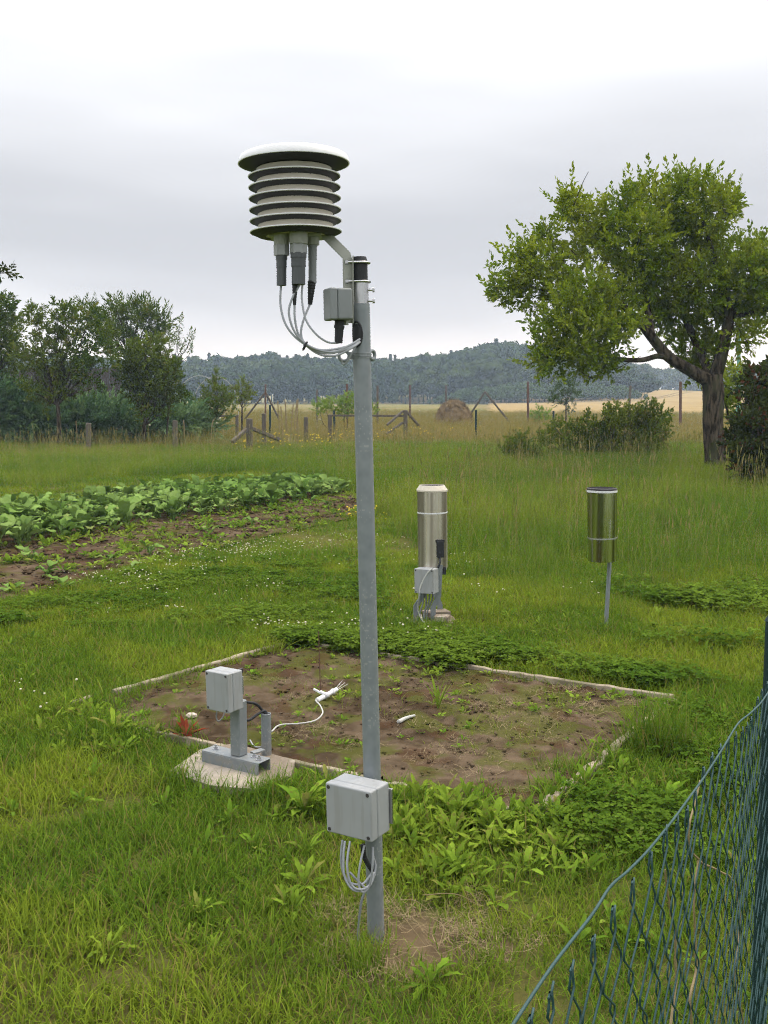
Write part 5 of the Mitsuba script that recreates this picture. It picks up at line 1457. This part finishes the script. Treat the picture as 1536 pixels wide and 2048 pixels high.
# spreading junipers
SPJ = [spray(rng, 0.60, 22, 0.24, 0.060, droop=-0.35) for _ in range(8)]
JP = [(-40, 860, 34.5, 'leftmost spreading blue green juniper at the left edge'), (40, 862, 35.2, 'spreading juniper in front of the grey boards, left of the young fruit tree trunk'), (140, 868, 36, 'low spreading juniper just right of the young fruit tree trunk'), (215, 866, 37, 'spreading juniper between the young fruit tree and the dense small tree'), (330, 866, 37.5, 'spreading juniper right of the dense small tree'), (395, 868, 38.5, 'rightmost spreading juniper below the small brownish tree')]
JC = [[(-60, 800, 40), (-20, 820, 40), (-50, 850, 40)], [(15, 800, 24), (45, 812, 26), (70, 830, 26), (10, 835, 30), (40, 850, 30), (80, 860, 24), (-5, 865, 26)], [(130, 845, 22), (160, 838, 20), (120, 862, 26), (155, 862, 26), (180, 850, 20), (105, 840, 18)],
      [(185, 832, 18), (215, 828, 20), (240, 840, 22), (200, 855, 26), (235, 862, 26), (260, 850, 20)], [(310, 838, 18), (335, 832, 18), (300, 858, 24), (340, 855, 26), (365, 845, 20), (320, 872, 22)], [(370, 852, 16), (395, 846, 18), (385, 866, 20), (415, 858, 16)]]
for (px, py, Y, lab_), cs in zip(JP, JC):
    shrub(lab_, px, 895, Y, cs, 'juniper_leaf', SPJ, 70, name='juniper', up=0.28, outw=0.95, jit=0.25, depth=0.8)

# ------------------------------------------------------------------ board wall, old posts, stakes, heap, hoops, lamp post
k = thing('board_wall', 'dark grey board wall behind the trees at the left edge', 'wall')
YW = 44.0
x0, x1 = at(-90, 800, YW)[0], at(246, 800, YW)[0]
nb_ = 40
for i in range(nb_):
    xx = x0 + (x1 - x0) * (i + 0.5) / nb_
    hz_ = at(0, 738 + 0.02 * i, YW)[2] + rng.normal(0, .02)
    part(k, 'board', chbox(((x1 - x0) / nb_ - 0.012, 0.03 + 0.004 * (i % 3), hz_ + 0.1), 0.004, (xx, YW + 0.01 * (i % 2), hz_ / 2)), 'dark_board', False)


def post(label, px, py0, py1, Y, wpx, group=None, name='fence_post', mat='old_wood', braces=(), round_=False, lean=0.0, category='post'):
    k = thing(name, label, category, group)
    a = at(px, py0, Y); a[2] = terrain(a[0], Y) - 0.1
    b = at(px + lean, py1, Y)
    w = wpx / ppm(Y)
    m = cyl(a, b, w / 2, None, 10, 4) if round_ or wpx < 6 else bar(a, b, w, w)
    part(k, 'post', m, mat, 30)
    for (p0, p1, bw, dy) in braces:
        c, d = at(*p0, Y), at(*p1, Y + dy)
        part(k, 'brace', bar(c, d, bw / ppm(Y), bw / ppm(Y)), mat, 30)


post('weathered wooden post at the left, below the young fruit tree', 177, 905, 846, 31, 9)
post('weathered wooden post right of the dense small tree', 350, 900, 841, 31.5, 9)
post('thickest weathered corner post with two slanting braces, left of the mast', 499, 905, 837, 31, 12, braces=(((495, 857), (464, 884), 7, -0.8), ((504, 857), (560, 880), 7, 1.5)))
post('weathered post just behind and right of the braced corner post', 528, 884, 827, 36, 8)
post('weathered wooden post left of the one that carries the left end of the rail', 612, 882, 834, 37, 8)
post('weathered post carrying the left end of the horizontal rail', 660, 880, 829, 38, 8)
post('thin weathered post with a short rail behind the small brownish tree', 474, 865, 829, 42, 6, braces=(((474, 832), (425, 832), 4, 0),))
k = thing('fence_rail', 'horizontal wooden rail running behind the mast between two old posts', 'rail')
put(k, bar(at(661, 831, 38), at(812, 832, 38.4), 0.06, 0.07), 'old_wood', 30)
post('weathered post with slanting braces at the right end of the horizontal rail', 811, 882, 820, 38.4, 8, braces=(((806, 822), (774, 850), 4, -.5), ((812, 822), (838, 852), 4, .5), ((806, 845), (772, 868), 4, -.6)))
for i, (px, y0, y1, Y, lb) in enumerate(((540, 860, 810, 41, 'thin dark green post left of the dry stalks'), (952, 868, 820, 40, 'thin dark green post right of the hay heap'), (1107, 862, 822, 42, 'thin dark green post left of the small pale tree'), (668, 858, 821, 44, 'thin dark green post in front of the pale green bush'))):
    post(lb, px, y0, y1, Y, 4, name='green_post', mat='post_green', round_=True)
for i, (px, y1, Y, w, ln, lb) in enumerate(((531, 768, 60, 3.2, 0, 'thin tall stake rising from the left pair of slanting struts'), (634, 779, 60, 3.5, 0, 'tall stake left of the pale green bush'), (694, 768, 58, 4.5, 0, 'tall stake just left of the mast against the wood'), (755, 771, 58, 4.5, 0, 'tall stake just right of the mast against the wood'), (820, 770, 62, 3.5, 0, 'second tall stake right of the mast'), (892, 770, 62, 3.5, 0, 'tall stake above the hay heap'), (1056, 763, 60, 4.5, 0, 'tall dark stake right of the right pair of slanting struts'), (1256, 771, 60, 4.5, 5, 'tall slanting stake above the wide shrub'), (1361, 763, 58, 5.5, 0, 'tall dark stake between the wide shrub and the thick trunk'))):
    post(lb, px, 858, y1, Y, w, name='fence_stake', mat='rust' if i % 2 == 0 else 'old_wood', round_=True, lean=ln, category='stake')
for lb, pk, l1, l2 in (('left pair of slanting struts meeting in a point in the far meadow', (531, 784), (505, 818), (548, 818)), ('right pair of slanting struts meeting in a point beside the hay heap', (970, 784), (945, 822), (1006, 828))):
    k = thing('strut_pair', lb, 'struts')
    for q in (l1, l2):
        b = at(*q, 60.5); b2 = b + (b - at(*pk, 60)) * 0.6; 
        part(k, 'strut', cyl(at(*pk, 60), b2, 0.055, None, 8), 'old_wood', 30)
hp = thing('hay_heap', 'rounded brown heap of old hay in the far meadow right of the mast', 'heap')
hm = trimesh.creation.icosphere(4)
hm.vertices = hm.vertices * (0.88 + 0.24 * meshkit.fbm(hm.vertices * 3.1 + 5, 4, 3)[:, None])
hc_ = at(908, 838, 58); hw = 40 / ppm(58)
hm.vertices *= [hw, hw * 0.9, (at(908, 802, 58)[2] - 0.0) * 1.0]
hm.apply_translation([hc_[0], 58, terrain(hc_[0], 58) + 0.02])
part(hp, 'mound', hm, 'hay', True)
fz = tuft(rng, 900, 1.0, 0.15, 0.4, 0.02, 0.04, 1.2, 1.2, 2)
d = fz[0].copy()
kk = 7 if False else (2 * 2 + 1)
bs = np.arange(len(d)) // kk * kk
root = d[bs]; rxy = root[:, :2]
zz = np.sqrt(np.clip(1 - (rxy ** 2).sum(1), 0, 1))
d = (d - root) + np.column_stack([rxy[:, 0] * hw, rxy[:, 1] * hw * 0.9, zz * at(908, 802, 58)[2] * 0.97]) + [hc_[0], 58, 0]
put(hp + '__hay', (d, fz[1]), 'hay', True); tag(hp + '__hay', None, None, None, 'stuff')
hf = thing('hoop_frame', 'thin pale hoops of an uncovered tunnel frame behind the small brownish tree', 'hoops')
for cx, w_, dy in ((400, 48, 0), (432, 46, 2.0)):
    a = np.linspace(0, np.pi, 21)
    ctr = at(cx, 812, 50 + dy)
    part(hf, 'hoop', tube(np.array([[ctr[0] + w_ / 42 * math.cos(k), 50 + dy, ctr[2] + 1.42 * math.sin(k)] for k in a]), 0.012, 6), 'cable_white', True)
    for sx in (-1, 1):
        part(hf, 'hoop_foot', cyl([ctr[0] + sx * w_ / 42, 50 + dy, -0.1], [ctr[0] + sx * w_ / 42, 50 + dy, ctr[2]], 0.012, None, 6), 'cable_white')
lp = thing('green_pole', 'tall pale green pole rising behind the right part of the old fruit tree', 'pole')
lb_ = at(1475, 860, 46); ltop = at(1479, 575, 46)
part(lp, 'pole', cat([cyl([lb_[0], 46, 1.2], ltop, 0.085, 0.065, 16), cyl(ltop, ltop + [0, 0, 0.05], 0.075, 0.04, 16)]), 'lamp_green')
part(lp, 'base', cyl([lb_[0], 46, -.1], [lb_[0], 46, 1.2], 0.13, None, 16), 'lamp_green')
# tall dry stalks
sk = []
rng = np.random.default_rng(81)
for px in (566, 572, 576, 580, 586, 592, 560, 598, 640, 420, 300, 155, 235, 60, 345, 370):
    Y = rng.uniform(33, 38); g = at(px, 880, Y)
    tp = at(px + rng.uniform(-8, 8), rng.uniform(792, 815) if 550 < px < 600 else rng.uniform(835, 855), Y)
    sk.append(tube(spline([[g[0], Y, 0], (g + tp) / 2 + [0, 0, 0.05], tp], 4), np.linspace(0.012, 0.02, 9), 5))
k = numbered('dry_stalks'); put(k, cat(sk), 'straw', True); tag(k, 'tall dry stalks standing among the old wooden posts', 'stalks', None, 'stuff')

# ------------------------------------------------------------------ the wood on the hill
rng = np.random.default_rng(91)


def far_tree(rng, kind):
    out = []
    tone = rng.uniform(0.02, 0.95) if kind == 'round' else rng.uniform(0.0, 0.25)
    if kind == 'round':
        lob = [(rng.normal(0, 0.16), rng.normal(0, 0.16), rng.uniform(0.35, 0.85), rng.uniform(0.12, 0.22)) for _ in range(12)] + [(0, 0, 0.82, 0.16)]
        n = 46
    else:
        lob = [(0, 0, z, 0.02 + 0.20 * (1 - z) ** 0.9) for z in np.linspace(0.12, 0.98, 13)]
        n = 40
    for x_, y_, z_, r_ in lob:
        d = rng.normal(0, 1, (n, 3)); d /= np.linalg.norm(d, axis=1, keepdims=True)
        fl = np.array([1, 1, 0.85]) if kind == 'round' else np.array([1, 1, 0.35])
        c = np.array([x_, y_, z_]) + d * r_ * fl * rng.uniform(0.75, 1.05, (n, 1))
        a = np.cross(d, rng.normal(0, 1, (n, 3))); a /= np.linalg.norm(a, axis=1, keepdims=True)
        b = np.cross(d, a) + d * rng.normal(0, 0.5, (n, 1))
        s = rng.uniform(0.035, 0.075, (n, 1)) * (1 if kind == 'round' else 0.8)
        V = np.stack([c - a * s, c + b * s, c + a * s, c - b * s * 0.8], 1).reshape(-1, 3)
        F = (np.array([[0, 1, 2], [0, 2, 3]])[None] + (np.arange(n) * 4)[:, None, None]).reshape(-1, 3)
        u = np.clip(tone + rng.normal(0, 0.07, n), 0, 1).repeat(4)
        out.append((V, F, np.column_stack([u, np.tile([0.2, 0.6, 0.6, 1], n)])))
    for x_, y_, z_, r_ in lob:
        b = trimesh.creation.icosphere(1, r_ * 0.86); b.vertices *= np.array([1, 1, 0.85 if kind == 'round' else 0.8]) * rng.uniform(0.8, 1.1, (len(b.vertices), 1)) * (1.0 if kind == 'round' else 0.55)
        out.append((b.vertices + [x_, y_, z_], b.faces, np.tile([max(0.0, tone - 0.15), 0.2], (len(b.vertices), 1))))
    t = tube(np.array([[0, 0, -0.05], [0, 0, 0.6]]), [0.016, 0.008], 5, False)
    out.append((t.vertices, t.faces, np.tile([0.1, 0.1], (len(t.vertices), 1))))
    return catv(out)


far = [far_tree(rng, 'round') for _ in range(6)] + [far_tree(rng, 'cone') for _ in range(3)]
sky_x = [-400, 0, 370, 450, 525, 550, 600, 690, 800, 870, 930, 960, 1000, 1060, 1120, 1180, 1240, 1300, 1400, 1480, 1540, 1700, 2000]
sky_y = [716, 716, 717, 714, 711, 706, 713, 716, 716, 709, 699, 691, 689, 689, 693, 703, 720, 734, 738, 729, 742, 745, 740]
pos, hs = [], []
for Y, n in ((252, 84), (262, 80), (275, 80), (292, 90), (312, 90), (335, 90)):
    for i in range(n):
        px = -420 + (i + rng.uniform(0, 1)) * (1285 + 420) / n
        if px > 1285 - (Y - 250) * 0.15:
            continue
        x_ = (px - 768) / FOC * Y * 1.004
        gz = float(terrain(x_, Y))
        ztop = EYE + (803 - np.interp(px, sky_x, sky_y)) / FOC * Y
        f = {252: 0.66, 262: 0.76, 275: 0.86, 292: 0.94, 312: 1.0, 335: 1.0}[Y]
        hgt = max(5.0, (ztop - gz) * f * (1 + rng.normal(0, 0.035)) + rng.normal(0, 0.25))
        pos.append((x_, Y + rng.uniform(-5, 5), gz)); hs.append(hgt)
for Y, n in ((392, 60), (405, 60), (425, 60)):
    for i in range(n):
        px = 1255 + (i + rng.uniform(0, 1)) * (2100 - 1255) / n
        x_ = (px - 768) / FOC * Y
        gz = float(terrain(x_, Y))
        ztop = EYE + (803 - np.interp(px, sky_x, sky_y)) / FOC * Y
        pos.append((x_, Y + rng.uniform(-4, 4), gz)); hs.append(max(4, (ztop - gz) * {392: 0.8, 405: 0.93, 425: 1.0}[Y] * (1 + rng.normal(0, 0.03))))
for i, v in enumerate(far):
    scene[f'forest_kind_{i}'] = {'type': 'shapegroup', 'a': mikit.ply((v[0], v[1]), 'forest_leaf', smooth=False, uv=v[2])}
for k in range(len(pos)):
    w = int(rng.integers(0, 6)) if rng.uniform() < 0.78 else int(rng.integers(6, 9))
    hgt = hs[k]; wd = np.clip(hgt, 7.5, 12.5) * rng.uniform(0.85, 1.25) * (1.0 if w < 6 else 0.8)
    M = T().translate([float(q) for q in pos[k]]).rotate([0, 0, 1], float(rng.uniform(0, 360))).scale([float(wd), float(wd), float(hgt)])
    scene[f'forest__{k + 1:03d}'] = {'type': 'instance', 'to_world': M, 'g': {'type': 'ref', 'id': f'forest_kind_{w}'}}
tag('forest', 'long dark hazy wood along the hill behind the fields', 'forest', None, 'stuff')
for i in range(3):
    v = far[i]
    scene[f'forest_edge_kind_{i}'] = {'type': 'shapegroup', 'a': mikit.ply((v[0], v[1]), 'young_forest_leaf', smooth=False, uv=v[2])}
n = 0
for px in np.arange(860, 1290, 8.0):
    for row in (0, 1):
        p_ = px + rng.uniform(-5, 5); Y = 232 + 9 * row + rng.uniform(-2, 2)
        x_ = (p_ - 768) / FOC * Y
        gz = float(terrain(x_, Y))
        hgt = (EYE + (803 - np.interp(p_, [860, 900, 960, 1050, 1150, 1240, 1290], [800, 783, 769, 763, 764, 768, 788])) / FOC * Y - gz) * rng.uniform(0.82, 1.05) * (0.85 + 0.15 * row)
        hgt = max(hgt, 1.2)
        wd = hgt * rng.uniform(0.6, 0.9); n += 1
        scene[f'forest_edge__{n:03d}'] = {'type': 'instance', 'to_world': T().translate([float(x_), float(Y), gz]).rotate([0, 0, 1], float(rng.uniform(0, 360))).scale([float(wd), float(wd), float(hgt)]), 'g': {'type': 'ref', 'id': f'forest_edge_kind_{n % 3}'}}
tag('forest_edge', 'lower lighter green young wood in front of the dark wood, right of the mast', 'young wood', None, 'stuff')

# ------------------------------------------------------------------ haze
scene['haze_air'] = {'type': 'homogeneous', 'albedo': {'type': 'rgb', 'value': [0.86, 0.93, 0.98]}, 'sigma_t': {'type': 'rgb', 'value': [0.00054, 0.00064, 0.00082]}}
scene['haze'] = {'type': 'cube', 'to_world': T().translate([0, 300, 12]).scale([2600, 2600, 13.2]), 'bsdf': {'type': 'null'}, 'interior': {'type': 'ref', 'id': 'haze_air'}}
tag('haze', 'thin haze in the air over the fields', 'haze', None, 'stuff')
